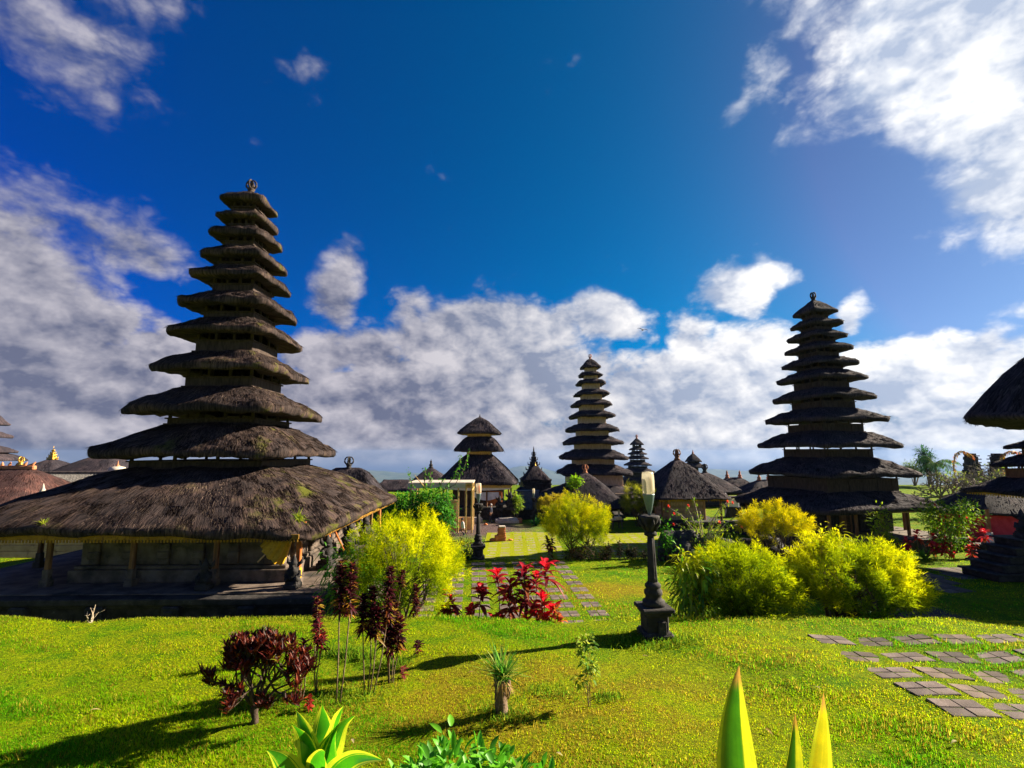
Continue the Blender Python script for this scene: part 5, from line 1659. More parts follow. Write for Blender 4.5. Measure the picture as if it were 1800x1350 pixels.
def spiky(label, loc, n, L, Wd, cols, seed, name='grass_tuft', cat='plant', spread=.8, trunk=None, droop=.35, tr=.06, base_h=0.0, mat_=None):
    t = thing(name, label, cat, loc, 0)
    r = np.random.default_rng(seed)
    D = r.normal(size=(n, 3)) * spread
    D[:, 2] = np.abs(D[:, 2]) * .8 + .55
    P = np.repeat([[0, 0, base_h]], n, 0) + r.normal(size=(n, 3)) * np.array([.03, .03, .04])
    mb = MB(); mb.leaves(P, D, L * r.uniform(.6, 1.15, n), Wd, pal(n, *cols), droop=droop * r.uniform(.2, 1.6, n), nseg=5, fold=.25, shape='blade', roll=r.normal(size=n) * .3)
    mb.build('leaves', mat_ or LEAF, t)
    if trunk:
        mb = MB()
        k_ = 16
        ph = np.arange(14) * 6.283 / 14
        rings = []
        for i in range(k_):
            f_ = i / (k_ - 1)
            rr = tr * (1.15 - .15 * f_) * (1 + .10 * np.sin(ph * 5 + i * 1.9) + .08 * np.sin(i * 2.6))
            rings.append(np.stack([rr * np.cos(ph) - .03 * f_, rr * np.sin(ph), np.full(14, -.06 + (base_h + .06) * f_)], 1))
        mb.loft(np.array(rings), cap=(True, True))
        mb.tube([(tr * .9, 0, base_h * .45), (tr * 1.25, 0, base_h * .75), (tr * 1.1, 0, base_h * 1.0)], [.025, .03, .026], 7)
        mb.build('trunk', BARK, t)
        mb = MB()
        m = 40
        a = r.random(m) * 6.28
        mb.leaves(np.stack([np.cos(a) * tr * .6, np.sin(a) * tr * .6, np.full(m, base_h)], 1), np.stack([np.cos(a), np.sin(a), -.6 + 0 * a], 1), .16, .016, pal(m, (.40, .26, .08), (.28, .16, .05)), droop=.6, nseg=3)
        mb.build('dead_leaves', LEAF, t)
    return t


spiky('green sword leaved tuft among the red plants before the right pagoda', ((17.02, 21.2, -0.79)[0], 21.2, -.97), 46, .75, .05, ((.06, .2, .02), (.12, .28, .02)), 2, 'sword_leaf_tuft')
PL = (-0.13, 7.01, 0)
spiky('small spiky green palm on a stubby brown trunk in the near lawn', (PL[0], PL[1], gzf(PL[0], PL[1])), 170, .52, .022, ((.07, .24, .02), (.14, .34, .03), (.04, .15, .02), (.45, .42, .10)), 3, 'spiky_palm', 'palm', .55, True, .3, .075, .42)
spiky('bright green grass clump on the path beyond the lower lawn', ((1.00, 24.5, -1.31)[0], 24.5, -2.7 + .0), 150, .5, .03, ((.10, .32, .01), (.2, .4, .02)), 4)
spiky('dark green strappy clump at the foot of the middle lamp post', ((-1.86, 21.5, -0.96)[0], 21.0, -1.0), 160, .75, .05, ((.02, .10, .01), (.05, .18, .02)), 5, 'strappy_clump')
spiky('little blue green leafy plant on the far lawn near the standing man', ((2.02, 43, -2.32)[0], 43, -2.7), 90, 1.0, .1, ((.02, .13, .03), (.05, .2, .04)), 6, 'strappy_clump')

# ------------------------------------------------------------------ crotons
MAR = ((.045, .006, .012), (.085, .008, .016), (.022, .006, .008))


def croton_column(label, loc, heads, seed, group, cols=MAR, tipc=(.30, .20, .02), leafL=.15, leafW=.038, dens=270, bare=None):
    t = thing('croton', label, 'croton', loc, 0, group)
    r = np.random.default_rng(seed)
    ms, ml = MB(), MB()
    for dx, dy, z0, z1 in heads:
        top = np.array([dx, dy, z1])
        b0 = np.array([dx * .3, dy * .3, -.05])
        bot = np.array([dx * .9, dy * .9, z0])
        ms.tube([b0, (b0 + bot) / 2 + r.normal(size=3) * .015, bot, top], [.010, .009, .008, .004], 6)
        n = max(14, int(dens * (z1 - z0)))
        s = np.sort(r.random(n))
        a = np.arange(n) * 2.4
        P = bot + (top - bot) * s[:, None]
        D = np.stack([np.cos(a), np.sin(a), .9 - 1.5 * (1 - s) * r.random(n)], 1)
        c = pal(n, *cols, jit=.25)
        k_ = r.random(n) < .10 + .35 * (s < .3)
        c[k_] = pal(int(k_.sum()), tipc, (.20, .05, .01), jit=.2)
        ml.leaves(P, D, leafL * r.uniform(.7, 1.2, n) * (1 - .3 * (s > .9)), leafW, c, droop=r.uniform(.15, .65, n), nseg=4, fold=.35, roll=r.normal(size=n) * .3)
    ms.build('stem', BARK, t)
    ml.build('leaves', SHINY, t)
    return t


def cz(px, py, z=0.0):
    return None


GC = 'tall crotons in the near lawn'
c1_ = (-2.39, 7.27, 0)
croton_column('tallest croton on thin bare stems with yellow lower leaves before the drooping shrub', (c1_[0], c1_[1], gzf(c1_[0], c1_[1])), [(-.02, 0, 1.16, 1.86), (.13, .03, 1.14, 1.82)], 1, GC, tipc=(.42, .25, .02))
c2_ = (-2.07, 7.59, 0)
croton_column('maroon croton with thick leaf columns on several pale stems, left of the tight pair', (c2_[0], c2_[1], gzf(c2_[0], c2_[1])), [(-.10, 0, .84, 1.34), (.02, .05, .82, 1.42), (.12, 0, .74, 1.18), (.26, .1, .95, 1.72)], 2, GC, dens=300)
c3_ = (-1.82, 7.95, 0)
croton_column('dark maroon croton in a rounded clump on one short trunk by the middle lawn', (c3_[0], c3_[1], gzf(c3_[0], c3_[1])), [(-.10, 0, .50, 1.06), (.03, .03, .52, 1.12), (.12, 0, .45, .92), (-.02, -.05, .42, .9)], 3, GC, dens=300)
c4_ = (-3.26, 8.73, 0)
croton_column('slim croton with a dark red head against the pagoda plinth', (c4_[0], c4_[1], gzf(c4_[0], c4_[1])), [(0, 0, .34, .98)], 4, GC, dens=220)
c5_ = (-1.92, 10.35, 0)
croton_column('croton head leaning out before the big golden shrub', ((-2.04, 11, -0.21)[0], 11.0, gzf(-2.1, 11.0)), [(0, 0, .1, .75)], 5, GC)
croton_column('small croton ball on a leaning twig in front of the golden shrub', ((-2.60, 11.4, -0.34)[0], 11.4, -.7), [(.18, 0, 1.15, 1.5)], 15, GC)
c6_ = (-1.59, 8.91, 0)
croton_column('tiny single headed croton alone in the grass right of the tall ones', (c6_[0], c6_[1], gzf(c6_[0], c6_[1])), [(0, 0, .05, .22)], 6, GC, dens=200)
c7_ = (-2.93, 7.48, 0)
for i, (dx, z0, z1, lab) in enumerate(((-.0, .42, .80, 'red and dark croton on twin stems right of the maroon bush'), (.12, .62, .96, 'scarlet topped croton leaning right of the maroon bush'), (-.24, .30, .5, 'small thin croton at the right skirt of the maroon bush'))):
    croton_column(lab, (c7_[0] + dx, c7_[1] + .25 * i - .1, gzf(c7_[0], c7_[1] + .2)), [(0, 0, z0, z1), (.04, .04, z0 * .9, z1 * .85)], 7 + i, GC, cols=((.09, .01, .012), (.20, .012, .018), (.04, .008, .01)), tipc=(.35, .05, .02), dens=150, leafL=.15)
c8_ = (-2.69, 7.06, 0)
croton_column('low scarlet seedling near the striped leaves', (c8_[0], c8_[1], gzf(c8_[0], c8_[1])), [(0, 0, .02, .17)], 10, None, cols=((.4, .02, .015), (.2, .012, .012), (.3, .05, .015)), dens=220, leafL=.10)
c9_ = (-3.78, 7.21, 0)
croton_column('tiny dark red seedling left of the maroon bush', (c9_[0], c9_[1], gzf(c9_[0], c9_[1])), [(0, 0, .0, .13)], 11, None, dens=220, leafL=.10)
c10 = (-1.67, 8.10, 0)
croton_column('faint pinkish seedling in the lawn right of the croton clump', (c10[0], c10[1], gzf(c10[0], c10[1])), [(0, 0, .0, .15)], 12, None, cols=((.28, .07, .06), (.18, .03, .03)), dens=160, leafL=.11)
# maroon bush: a small branching croton tree
CB = (-3.25, 6.76, 0)
t = thing('croton_bush', 'spreading maroon croton bush on a dark forked trunk at lower left', 'croton', (CB[0], CB[1], gzf(CB[0], CB[1])), 0)
ms, ml = MB(), MB()
r_ = np.random.default_rng(9)


def branch(p, d, L, rad, lev):
    e = p + d * L
    mid = p + d * L * .5 + r_.normal(size=3) * L * .06
    ms.tube([p, mid, e], [rad, rad * .85, rad * .7], 6)
    if lev == 0:
        n = 15
        a = np.arange(n) * 2.4 + r_.random() * 6
        s = r_.random(n)
        D = np.stack([np.cos(a) * .6, np.sin(a) * .6, .75 + .5 * s], 1) + d * .3
        c = pal(n, (.05, .007, .010), (.10, .012, .012), (.028, .008, .008), (.22, .035, .012), jit=.25)
        if r_.random() < .16:
            c[:5] = pal(5, (.22, .26, .02), (.30, .10, .02))
        ml.leaves(e - d * L * .6 * s[:, None], D, (.14 * r_.uniform(.7, 1.25, n)), .024, c, droop=r_.uniform(0, .5, n), nseg=4, fold=.4)
        return
    for i in range(3 if lev > 1 else 4):
        q = d + r_.normal(size=3) * .62 + np.array([0, 0, .18])
        q /= np.linalg.norm(q)
        branch(e - d * L * .15 * i * (lev < 3), q, L * r_.uniform(.62, .85), rad * .62, lev - 1)


for d0 in ((-.55, 0, .8), (.5, .1, .85), (.05, .3, 1), (-.1, -.3, 1), (.75, -.1, .7), (-.8, .1, .66), (.28, 0, .95), (-.3, .1, 1), (.6, .2, 1)):
    d0 = np.array(d0) / np.linalg.norm(d0)
    branch(np.array([0, 0, .17]), d0, .34, .022, 3)
ms.tube([(0, 0, -.06), (.012, 0, .06), (-.012, .01, .13), (.005, 0, .22)], [.06, .04, .046, .05], 9)
ms.build('trunk', BARKD, t); ml.build('leaves', SHINY, t)

# seedlings, saplings, twigs
SG = (1.03, 7.15, 0)
leafy('thin pale green sapling in the near lawn right of the spiky palm', (SG[0], SG[1], gzf(SG[0], SG[1])), [((-.02, 0, .72), (.10, .08, .22)), ((.05, 0, .45), (.08, .07, .12)), ((-.12, 0, .36), (.06, .05, .05))], 46, 5, .075, .04, ((.20, .28, .02), (.30, .34, .05), (.08, .2, .02)), 12, 'green_sapling', droop=.3, down=0, trunk=.006, stems=3, clump_r=.03)


def twigs(label, loc, tips, mat_, rad=.014, name='bare_twig_shrub', seed=1):
    t = thing(name, label, 'dead shrub', loc, 0)
    r = np.random.default_rng(seed)
    mb = MB()
    for dx, dy, h_ in tips:
        b = np.array([dx * .35, dy * .35, -.05]); e = np.array([dx, dy, h_])
        m1, m2 = b + (e - b) * .35 + r.normal(size=3) * .04, b + (e - b) * .7 + r.normal(size=3) * .04
        mb.tube([b, m1, m2, e], [rad, rad * .85, rad * .6, rad * .25], 6)
        for m in (m1, m2):
            q = m + r.normal(size=3) * np.array([.12, .06, .05]) + np.array([0, 0, .12])
            mb.tube([m, (m + q) / 2 + r.normal(size=3) * .01, q], [rad * .5, rad * .4, rad * .2], 5)
    mb.build('twigs', mat_, t)
    return t


twigs('bare dark twigs of a leafless shrub left of the near lamp post', ((2.58, 11.3, -0.29)[0], 11.35, -.9), [(-.4, 0, .55), (-.22, 0, .95), (-.1, .1, .85), (.05, 0, .6), (.2, 0, .9), (.28, .05, .65), (-.28, .05, .7)], BARKD, seed=2)
twigs('bleached bare twigs behind the joined golden shrubs', ((11.36, 19.5, -0.24)[0], 19.5, -.95), [(-.2, 0, .75), (.1, 0, .95), (.3, 0, .7), (.0, .1, 1.25)], TWIG, seed=3)
twigs('pale dry twig sticking up at the lawn edge before the brown pagoda', ((-8.61, 10.7, -0.12)[0], 10.7, gzf(-9, 10.7)), [(-.1, 0, .22), (.05, 0, .36), (0, .02, .18), (-.05, 0, .3)], TWIG, .013, seed=4)

# row of little dark plants on the terrace edge
for i, (px_, h_, w_, lab) in enumerate(((1072, .62, .10, 'dark little column plant right of the domed golden shrub'), (1064, .42, .16, 'low dark plant touching the domed golden shrub'), (1091, .80, .12, 'tallest of the little dark column plants on the terrace edge'), (1107, .52, .10, 'dark little column plant in the middle of the terrace edge row'), (1116, .50, .12, 'twin dark little column plant beside the middle one'), (1135, .34, .16, 'lowest dark plant of the row near the lamp post shaft'))):
    x_ = (4.65, 21, -0.75)[0] + (px_ - 1100) * 20.5 / 870
    leafy(lab, (x_, 21.1, -1.0), [((.0, 0, h_ * .6), (w_ * 1.1, w_, h_ * .45))], 46, 6, .09, .04, ((.012, .02, .010), (.03, .03, .015), (.02, .01, .012)), 40 + i, 'dwarf_shrub', droop=.3, down=-.2, trunk=.012, stems=2, clump_r=.03, group='dark plants along the terrace edge')
ti_plant('dark bronze ti plant at the left foot of the domed golden shrub', ((1.55, 21.2, -0.90)[0], 21.1, -1.0), .95, [(-.1, 0, .95), (.1, 0, .85), (0, 0, .6)], 30, None, npl=22, leafL=.3, cols=((.02, .012, .012), (.014, .012, .012), (.03, .015, .015)))
leafy('low dark shrub under the right side of the domed golden shrub', ((3.14, 21, -0.91)[0], 21.05, -1.0), [((.2, 0, .3), (.85, .35, .32)), ((-.7, 0, .25), (.4, .3, .28))], 150, 9, .1, .05, ((.015, .03, .01), (.03, .035, .012), (.05, .02, .012)), 44, 'dark_shrub', droop=.3, down=0)
leafy('dark olive shrub behind the middle lamp post below the pergola', ((-2.29, 23.5, -1.12)[0], 23.4, -2.6), [((0, 0, 1.35), (.7, .6, .75)), ((-.35, 0, .7), (.5, .5, .5)), ((.2, 0, .6), (.5, .5, .5))], 260, 9, .13, .05, ((.03, .03, .012), (.06, .03, .015), (.02, .04, .012), (.10, .10, .02)), 45, 'dark_shrub', droop=.3, down=0)
leafy('reddish leaved low shrub left of the dark olive one', ((-3.16, 22.8, -1.10)[0], 22.7, -2.3), [((0, 0, .8), (.6, .4, .6))], 90, 9, .12, .05, ((.08, .03, .02), (.05, .06, .015), (.14, .05, .04)), 46, 'dark_shrub', droop=.3, down=0)
leafy('green vine mass swallowing the left half of the pergola', ((-6.25, 36, -0.80)[0], 36, -2.7), [((.6, 0, 2.6), (1.3, .8, 1.0)), ((-1.2, 0, 2.2), (1.5, .8, 1.1)), ((1.3, 0, 1.5), (.7, .6, 1.1)), ((-.4, 0, 1.2), (1.6, .8, 1.0)), ((-2.6, .2, 2.0), (.9, .6, .8))], 900, 9, .24, .12, ((.05, .22, .015), (.02, .10, .01), (.10, .32, .02)), 47, 'vine', cat='climber', droop=.4, down=.2, clump_r=.16)
for i, (pts, lab) in enumerate(((((-5.41, 35.6, 0.50), (-4.02, 35.6, 1.13), (-3.43, 35.6, 2.20), (-3.00, 35.6, 3.52)), 'longest vine shoot arching up to the right before the three roofed pagoda'), (((-4.84, 35.8, 0.80), (-4.13, 35.8, 1.67), (-3.74, 35.8, 2.47), (-3.67, 35.8, 3.20)), 'second vine shoot just left of the longest one'), (((-6.16, 35.5, 0.90), (-6.14, 35.5, 1.41), (-6.11, 35.5, 1.92), (-6.20, 35.5, 2.40)), 'upright vine shoot over the middle of the pergola'), (((-5.76, 35.5, 0.90), (-5.73, 35.5, 1.29), (-5.78, 35.5, 1.69), (-5.75, 35.5, 2.08)), 'shorter upright vine shoot beside the middle one'), (((-6.95, 35.4, 0.99), (-7.08, 35.4, 1.38), (-7.21, 35.4, 1.77), (-7.30, 35.4, 2.21)), 'vine shoot at the left end of the pergola roof'), (((-5.11, 35.4, 0.83), (-4.99, 35.4, 1.14), (-4.92, 35.4, 1.42), (-5.09, 35.4, 1.69)), 'stubby vine shoot at the pergola roof edge'))):
    pts = np.array(pts)
    t = thing('vine_shoot', lab, 'vine shoot', tuple(pts[0]), 0, 'vine shoots above the pergola')
    lp = pts - pts[0]
    mb = MB(); mb.tube(lp, [.03, .025, .02, .008], 5); mb.build('stem', BARK, t)
    n = 60 if i < 2 else 32
    u = rng.random(n) * 2.999
    k_ = u.astype(int)
    P = lp[k_] + (lp[k_ + 1] - lp[k_]) * (u - k_)[:, None] + rng.normal(size=(n, 3)) * .07
    mb = MB(); mb.leaves(P, rng.normal(size=(n, 3)), .2, .11, pal(n, (.06, .22, .015), (.12, .32, .02), (.03, .12, .01)), droop=.3, nseg=2); mb.build('foliage', LEAF, t)

# epiphytes and roof plants
def sprig(label, loc, s, cols, seed, n=26, name='fern'):
    return spiky(label, loc, n, .42 * s, .035 * s, cols, seed, name, 'fern', .8, None, .5)


q = (-5.59, 13, 1.63)
sprig('yellow green fern sprouting on the front right eave of the brown thatch', (q[0], q[1] + .35, q[2] + .02), .95, ((.28, .32, .02), (.14, .22, .02)), 1, 60)
q = (-12.05, 13.1, 1.50)
sprig('small bright fern on the far left eave of the brown thatch', (q[0], q[1], q[2] + .05), .6, ((.36, .38, .03), (.2, .28, .02)), 2, 34)
leafy('bright lime shrub sprouting from the black roof before the centre pagoda', ((5.82, 46, 0.57)[0], 46.2, (5.81, 46, 0.16)[2]), [((0, 0, .6), (.55, .4, .55)), ((-.45, 0, .1), (.3, .3, .3))], 70, 9, .22, .12, ((.26, .42, .01), (.14, .30, .01)), 51, 'roof_plant', droop=.2, down=-.1)

# background trees and shrubs
leafy('yellow green bush crowning behind the brown pagoda roof corner', ((-10.39, 33, 2.10)[0], 33, -2.7), [((0, 0, 4.3), (1.15, .8, .55)), ((.7, 0, 4.1), (.6, .5, .4)), ((0, 0, 3.3), (.9, .7, .7))], 200, 9, .22, .10, ((.22, .28, .02), (.12, .2, .02), (.34, .36, .03)), 52, 'leafy_tree', 'tree', droop=.2, down=-.1, trunk=.07)
leafy('rounded light green bush right of the three roofed pagoda', ((0.41, 45.5, -1.90)[0], 45.5, -2.7), [((0, 0, 1.6), (.6, .5, .8))], 90, 9, .2, .1, ((.14, .26, .02), (.28, .34, .03)), 53, 'leafy_shrub', droop=.2)


def coconut(label, loc, h, seed, s=1.0):
    t = thing('coconut_palm', label, 'palm', loc, 0)
    r = np.random.default_rng(seed)
    mb = MB(); mb.tube([(0, 0, 0), (.25, 0, h * .5), (.1, 0, h)], [.22, .17, .14], 8); mb.build('trunk', BARK, t)
    mb = MB()
    for i in range(18):
        a = i * 2.4
        el_ = r.uniform(-.1, 1.1)
        u = np.linspace(0, 1, 8)
        Lf = 2.9 * s * r.uniform(.8, 1.1)
        hx_ = Lf * u * math.cos(el_)
        z_ = Lf * u * math.sin(el_) - 1.5 * s * u ** 2.2
        c_ = np.stack([.1 + hx_ * math.cos(a), hx_ * math.sin(a), h + z_], 1)
        mb.tube(c_, np.linspace(.05, .01, 8), 4, col=(.2, .25, .05))
        n = 60
        k_ = r.random(n) * 6.99
        j = k_.astype(int)
        P = c_[j] + (c_[j + 1] - c_[j]) * (k_ - j)[:, None]
        side = np.stack([-np.sin(a) * np.ones(n), np.cos(a) * np.ones(n), -.55 + 0 * k_], 1) * np.where(r.random(n) < .5, 1, -1)[:, None]
        side[:, 2] = -.5
        mb.leaves(P, side + (c_[j + 1] - c_[j]) * 1.2, .75 * s, .07, pal(n, (.03, .12, .03), (.07, .18, .03), (.12, .22, .04)), droop=.3, nseg=2)
    mb.build('fronds', LEAF, t)


coconut('dark green coconut palm rising behind the dark right pagoda roof', ((74.12, 88, -2.02)[0], 88, -2.9), (74.52, 88, 1.42)[2] + 2.9, 1, 1.25)
leafy('dark spiky leaved tree left of the coconut palm', ((74.48, 90, -2.14)[0], 90, -2.9), [((0, 0, 4.9), (1.3, 1, 1.6)), ((-.6, 0, 6.5), (.7, .6, .5)), ((.6, 0, 3.0), (1.3, 1, .9))], 170, 10, .5, .16, ((.02, .07, .03), (.04, .11, .04)), 54, 'leafy_tree', 'tree', droop=.2, down=-.2, trunk=.12, clump_r=.3)
leafy('pale green feathery tree beside the right pagoda roof edge', ((73.54, 92, -2.26)[0], 92, -2.9), [((0, 0, 3.2), (2.2, 1.4, .9)), ((-.5, 0, 3.9), (1.3, 1, .5))], 190, 10, .4, .10, ((.16, .24, .08), (.10, .17, .05)), 55, 'leafy_tree', 'tree', droop=.4, down=.1, trunk=.12, clump_r=.3)
leafy('low green tree far behind the frangipani', ((65.94, 66, -0.66)[0], 66, -2.9), [((0, 0, 2.2), (3.0, 1.4, 1.3)), ((-3, 0, 1.9), (1.8, 1.2, 1.0))], 300, 10, .4, .12, ((.05, .12, .03), (.14, .2, .04), (.08, .1, .05)), 57, 'leafy_tree', 'tree', droop=.3, down=0, trunk=.12, clump_r=.3)


def frangipani(label, loc, rx, h, seed, n0=7):
    t = thing('frangipani_tree', label, 'tree', loc, 0)
    r = np.random.default_rng(seed)
    mb, ml = MB(), MB()

    def br(p, d, L, rad, lev):
        e = p + d * L
        mb.tube([p, (p + e) / 2 + r.normal(size=3) * L * .06, e], [rad, rad * .9, rad * .75], 5)
        if lev == 0:
            if r.random() < .13:
                n = 6
                ml.leaves(np.repeat([e], n, 0), r.normal(size=(n, 3)) + np.array([0, 0, .6]), .30, .11, pal(n, (.22, .30, .03), (.14, .22, .03), (.34, .34, .08)), nseg=2, droop=.2)
            return
        for i in range(3):
            q = d + r.normal(size=3) * np.array([.75, .75, .42]) + np.array([0, 0, .12])
            q /= np.linalg.norm(q)
            br(e, q, L * r.uniform(.6, .85), rad * .66, lev - 1)
    for i in range(n0):
        a = i * 6.283 / n0
        d = np.array([math.cos(a) * rx, math.sin(a) * rx * .6, h * .75]); d /= np.linalg.norm(d)
        br(np.array([0, 0, .9]), d, h * .36, .11, 4)
    mb.tube([(0, 0, -.1), (.05, 0, .5), (0, 0, 1.1)], [.28, .24, .22], 8)
    mb.build('branches', FRANGI, t); ml.build('foliage', LEAF, t)


frangipani('bare branched grey frangipani between the right pagoda and split gate', ((41.64, 48, -1.14)[0], 48, -2.7), 3.0, 3.6, 3)
frangipani('second bare frangipani farther right behind the red pavilion', ((50.67, 54, -1.71)[0], 54, -2.7), 3.2, 4.2, 4)

# ------------------------------------------------------------------ things on the far lawn
ST_ = (-0.75, 35.72, -2.7)
t = thing('brick_stub', 'weathered orange brick stub standing on the far lawn', 'stone block', (ST_[0], ST_[1], -2.72), R(8))
mb = MB()
for i in range(6):
    mb.box((.02 * (i % 2), 0, .09 + .15 * i), (.62 - .03 * i, .55 - .03 * i, .145), rz=.05 * (i % 3), bev=.03, col=(.85 + .1 * (i % 3),) * 3)
mb.box((-.32, -.1, .2), (.3, .35, .4), bev=.04)
mb.build('brick_body', CLAY, t)
mb = MB(); mb.box((.05, 0, .96), (.46, .42, .1), bev=.04); mb.build('cap_stone', CONC, t)
for i, (px_, py_, s_, lab) in enumerate(((868, 951, .28, 'broken brick piece left of the orange brick stub'), (896, 951, .16, 'small orange brick crumb right of the stub'), (845, 931, .2, 'orange rubble bit beside the middle lamp post'))):
    x_, y_ = (-1.18, 35.50, -2.7)[0] + (px_ - 870) * 36 / 870, 35.7 + (951 - py_) * .35
    mb = MB(); mb.blob((0, 0, .06), (s_, s_ * .8, s_ * .5), .25, 2, 70 + i, 12, 8)
    tag(mb.build('brick_rubble', CLAY, loc=(x_, y_, gzf(x_, y_))), lab, 'rubble')
for i, (px_, py_, w_, d_, lab) in enumerate(((891, 917, 2.0, 1.4, 'flat beige stone slab lying on the far lawn beside the standing man'), (908, 914, .9, .9, 'pinkish stone heap at the right end of the flat beige slab'), (832, 915, 1.7, 1.0, 'pale stone ledge between the pergola and middle lamp post'))):
    x_ = (px_ - 900) * 44 / 870
    mb = MB(); mb.box((0, 0, .12), (w_, d_, .3), rz=.1, bev=.05); mb.box((.1, 0, .32), (w_ * .8, d_ * .8, .1), rz=.15, bev=.04)
    tag(mb.build('stone_slab', CONC if i != 1 else CLAY, loc=(x_, 44.6, gzf(x_, 44.6))), lab, 'stone slab')
SL_ = (8.34, 40.88, -2.7)
t = thing('wooden_stool', 'small wooden stool with a pale seat on the far lawn', 'stool', (SL_[0], SL_[1], -2.7), R(25))
mb = MB(); mb.box((0, 0, .78), (1.0, .5, .12), bev=.03); mb.box((.2, 0, .9), (.5, .42, .14), bev=.04, col=(1.3, 1.3, 1.2)); mb.build('seat', PWOOD, t)
for sx in (-1, 1):
    for sy in (-1, 1):
        mb = MB(); mb.tube([(sx * .38, sy * .16, .75), (sx * .48, sy * .22, 0)], [.05, .045], 7); mb.build('leg', DWOOD, t)
t = thing('garden_table', 'pale wooden table under the left eave of the plank pavilion', 'table', ((13.28, 45, -1.35)[0], 46, -2.7), 0)
mb = MB(); mb.box((0, 0, 1.25), (1.9, 1.0, .1), bev=.02); mb.box((0, .3, 1.9), (1.7, .1, 1.2), bev=.02); mb.build('table_top', BAMBOO, t)
for sx in (-1, 1):
    for sy in (-1, 1):
        mb = MB(); mb.box((sx * .8, sy * .4, .6), (.1, .1, 1.22), bev=.02); mb.build('leg', PWOOD, t)
for i, (px_, lab) in enumerate(((1283, 'white and red shrine cabinet on a dark stand right of the plank pavilion'), (1268, 'thin white arched pole beside the white shrine cabinet'))):
    x_ = (px_ - 900) * 47.5 / 870
    if i == 0:
        t = thing('offering_shrine', lab, 'shrine', (x_, 48, -2.7), 0)
        mb = MB(); mb.box((0, 0, .5), (1.3, .9, 1.0), bev=.03); mb.build('stand', DSTONE, t)
        mb = MB(); mb.box((0, 0, 1.4), (.9, .7, .85), bev=.03); mb.build('cabinet', WHITE, t)
        mb = MB(); mb.box((0, 0, 1.9), (1.2, .95, .16), bev=.05); mb.build('roof', DWOOD, t)
    else:
        mb = MB(); u = np.linspace(0, 1, 10); mb.tube(np.stack([.35 * np.sin(u * 2.6), 0 * u, 2.4 * u ** .8 - .5 * np.clip(u - .7, 0, 1)], 1), .05, 6)
        tag(mb.build('arched_pole', WHITE, loc=(x_, 48, -2.7)), lab, 'pole')


def person(label, loc, shirt, trousers, hairm, h=1.62, face=0.0, crouch=False):
    t = thing('person', label, 'person', loc, face)
    s = h / 1.7
    me = bpy.data.meshes.new('body')
    J = [(0, 0, .92), (0, 0, 1.15), (0, -.01, 1.38), (0, -.01, 1.47), (0, -.02, 1.56), (0, -.02, 1.66),
         (.17, 0, 1.38), (.22, .03, 1.12), (.20, -.06, .90), (.2, -.08, .82), (-.17, 0, 1.38), (-.22, .03, 1.12), (-.20, -.06, .90), (-.2, -.08, .82),
         (.09, 0, .86), (.11, -.02, .48), (.11, .02, .08), (.11, -.12, .03), (-.09, 0, .86), (-.1, .05, .48), (-.1, .1, .08), (-.1, -.03, .03)]
    rad = [.15, .14, .13, .055, .095, .06, .065, .05, .04, .035, .065, .05, .04, .035, .095, .065, .045, .04, .095, .065, .045, .04]
    E = [(0, 1), (1, 2), (2, 3), (3, 4), (4, 5), (2, 6), (6, 7), (7, 8), (8, 9), (2, 10), (10, 11), (11, 12), (12, 13), (0, 14), (14, 15), (15, 16), (16, 17), (0, 18), (18, 19), (19, 20), (20, 21)]
    if crouch:
        J = [(x, y - (.12 if z > 1 else 0), z - .42) if z > .6 else (x, y - .3, z) if .3 < z < .6 else (x, y, z) for x, y, z in J]
    me.from_pydata([tuple(np.array(j) * s) for j in J], E, [])
    for m_ in (trousers, shirt, SKIN):
        me.materials.append(m_)
    o = bpy.data.objects.new('body', me)
    COL.objects.link(o)
    o.parent = t
    sk = o.modifiers.new('skin', 'SKIN'); sk.use_smooth_shade = True
    for i, r in enumerate(rad):
        me.skin_vertices[0].data[i].radius = (r * s, r * s)
    me.skin_vertices[0].data[0].use_root = True
    o.modifiers.new('sub', 'SUBSURF').levels = 1
    dg = bpy.context.evaluated_depsgraph_get()
    m2 = bpy.data.meshes.new_from_object(o.evaluated_get(dg))
    o.modifiers.clear()
    o.data = m2
    m2.materials.clear()
    for m_ in (trousers, shirt, SKIN):
        m2.materials.append(m_)
    co = np.zeros(len(m2.polygons) * 3); m2.polygons.foreach_get('center', co); co = co.reshape(-1, 3) / s
    dz = .42 if crouch else 0
    mi = np.where(co[:, 2] > .93 - dz, 1, 0)
    mi[co[:, 2] > 1.45 - dz] = 2
    mi[(np.abs(co[:, 0]) > .12) & (co[:, 2] < .98 - dz) & (co[:, 2] > .72 - dz)] = 2
    m2.polygons.foreach_set('material_index', mi.astype(np.int32))
    a = m2.attributes.new('col', 'FLOAT_VECTOR', 'POINT')
    a.data.foreach_set('vector', np.ones(len(m2.vertices) * 3, np.float32))
    mb = MB()
    hz = 1.66 - dz
    hy_ = -.02 - (.12 if crouch else 0)
    mb.blob((0, hy_ * s + .015, (hz - .02) * s), (.105 * s, .115 * s, .11 * s), .05, 3, 2, 14, 10)
    mb.build('hair', hairm, t)
    mb = MB()      # nose and ears
    mb.blob((0, (hy_ - .10) * s, (hz - .08) * s), (.016 * s, .02 * s, .025 * s), 0, 1, 1, 8, 6)
    for sx in (-1, 1):
        mb.blob((sx * .098 * s, hy_ * s, (hz - .08) * s), (.014 * s, .025 * s, .034 * s), 0, 1, 1, 8, 6)
    mb.build('face', SKIN, t)
    return t


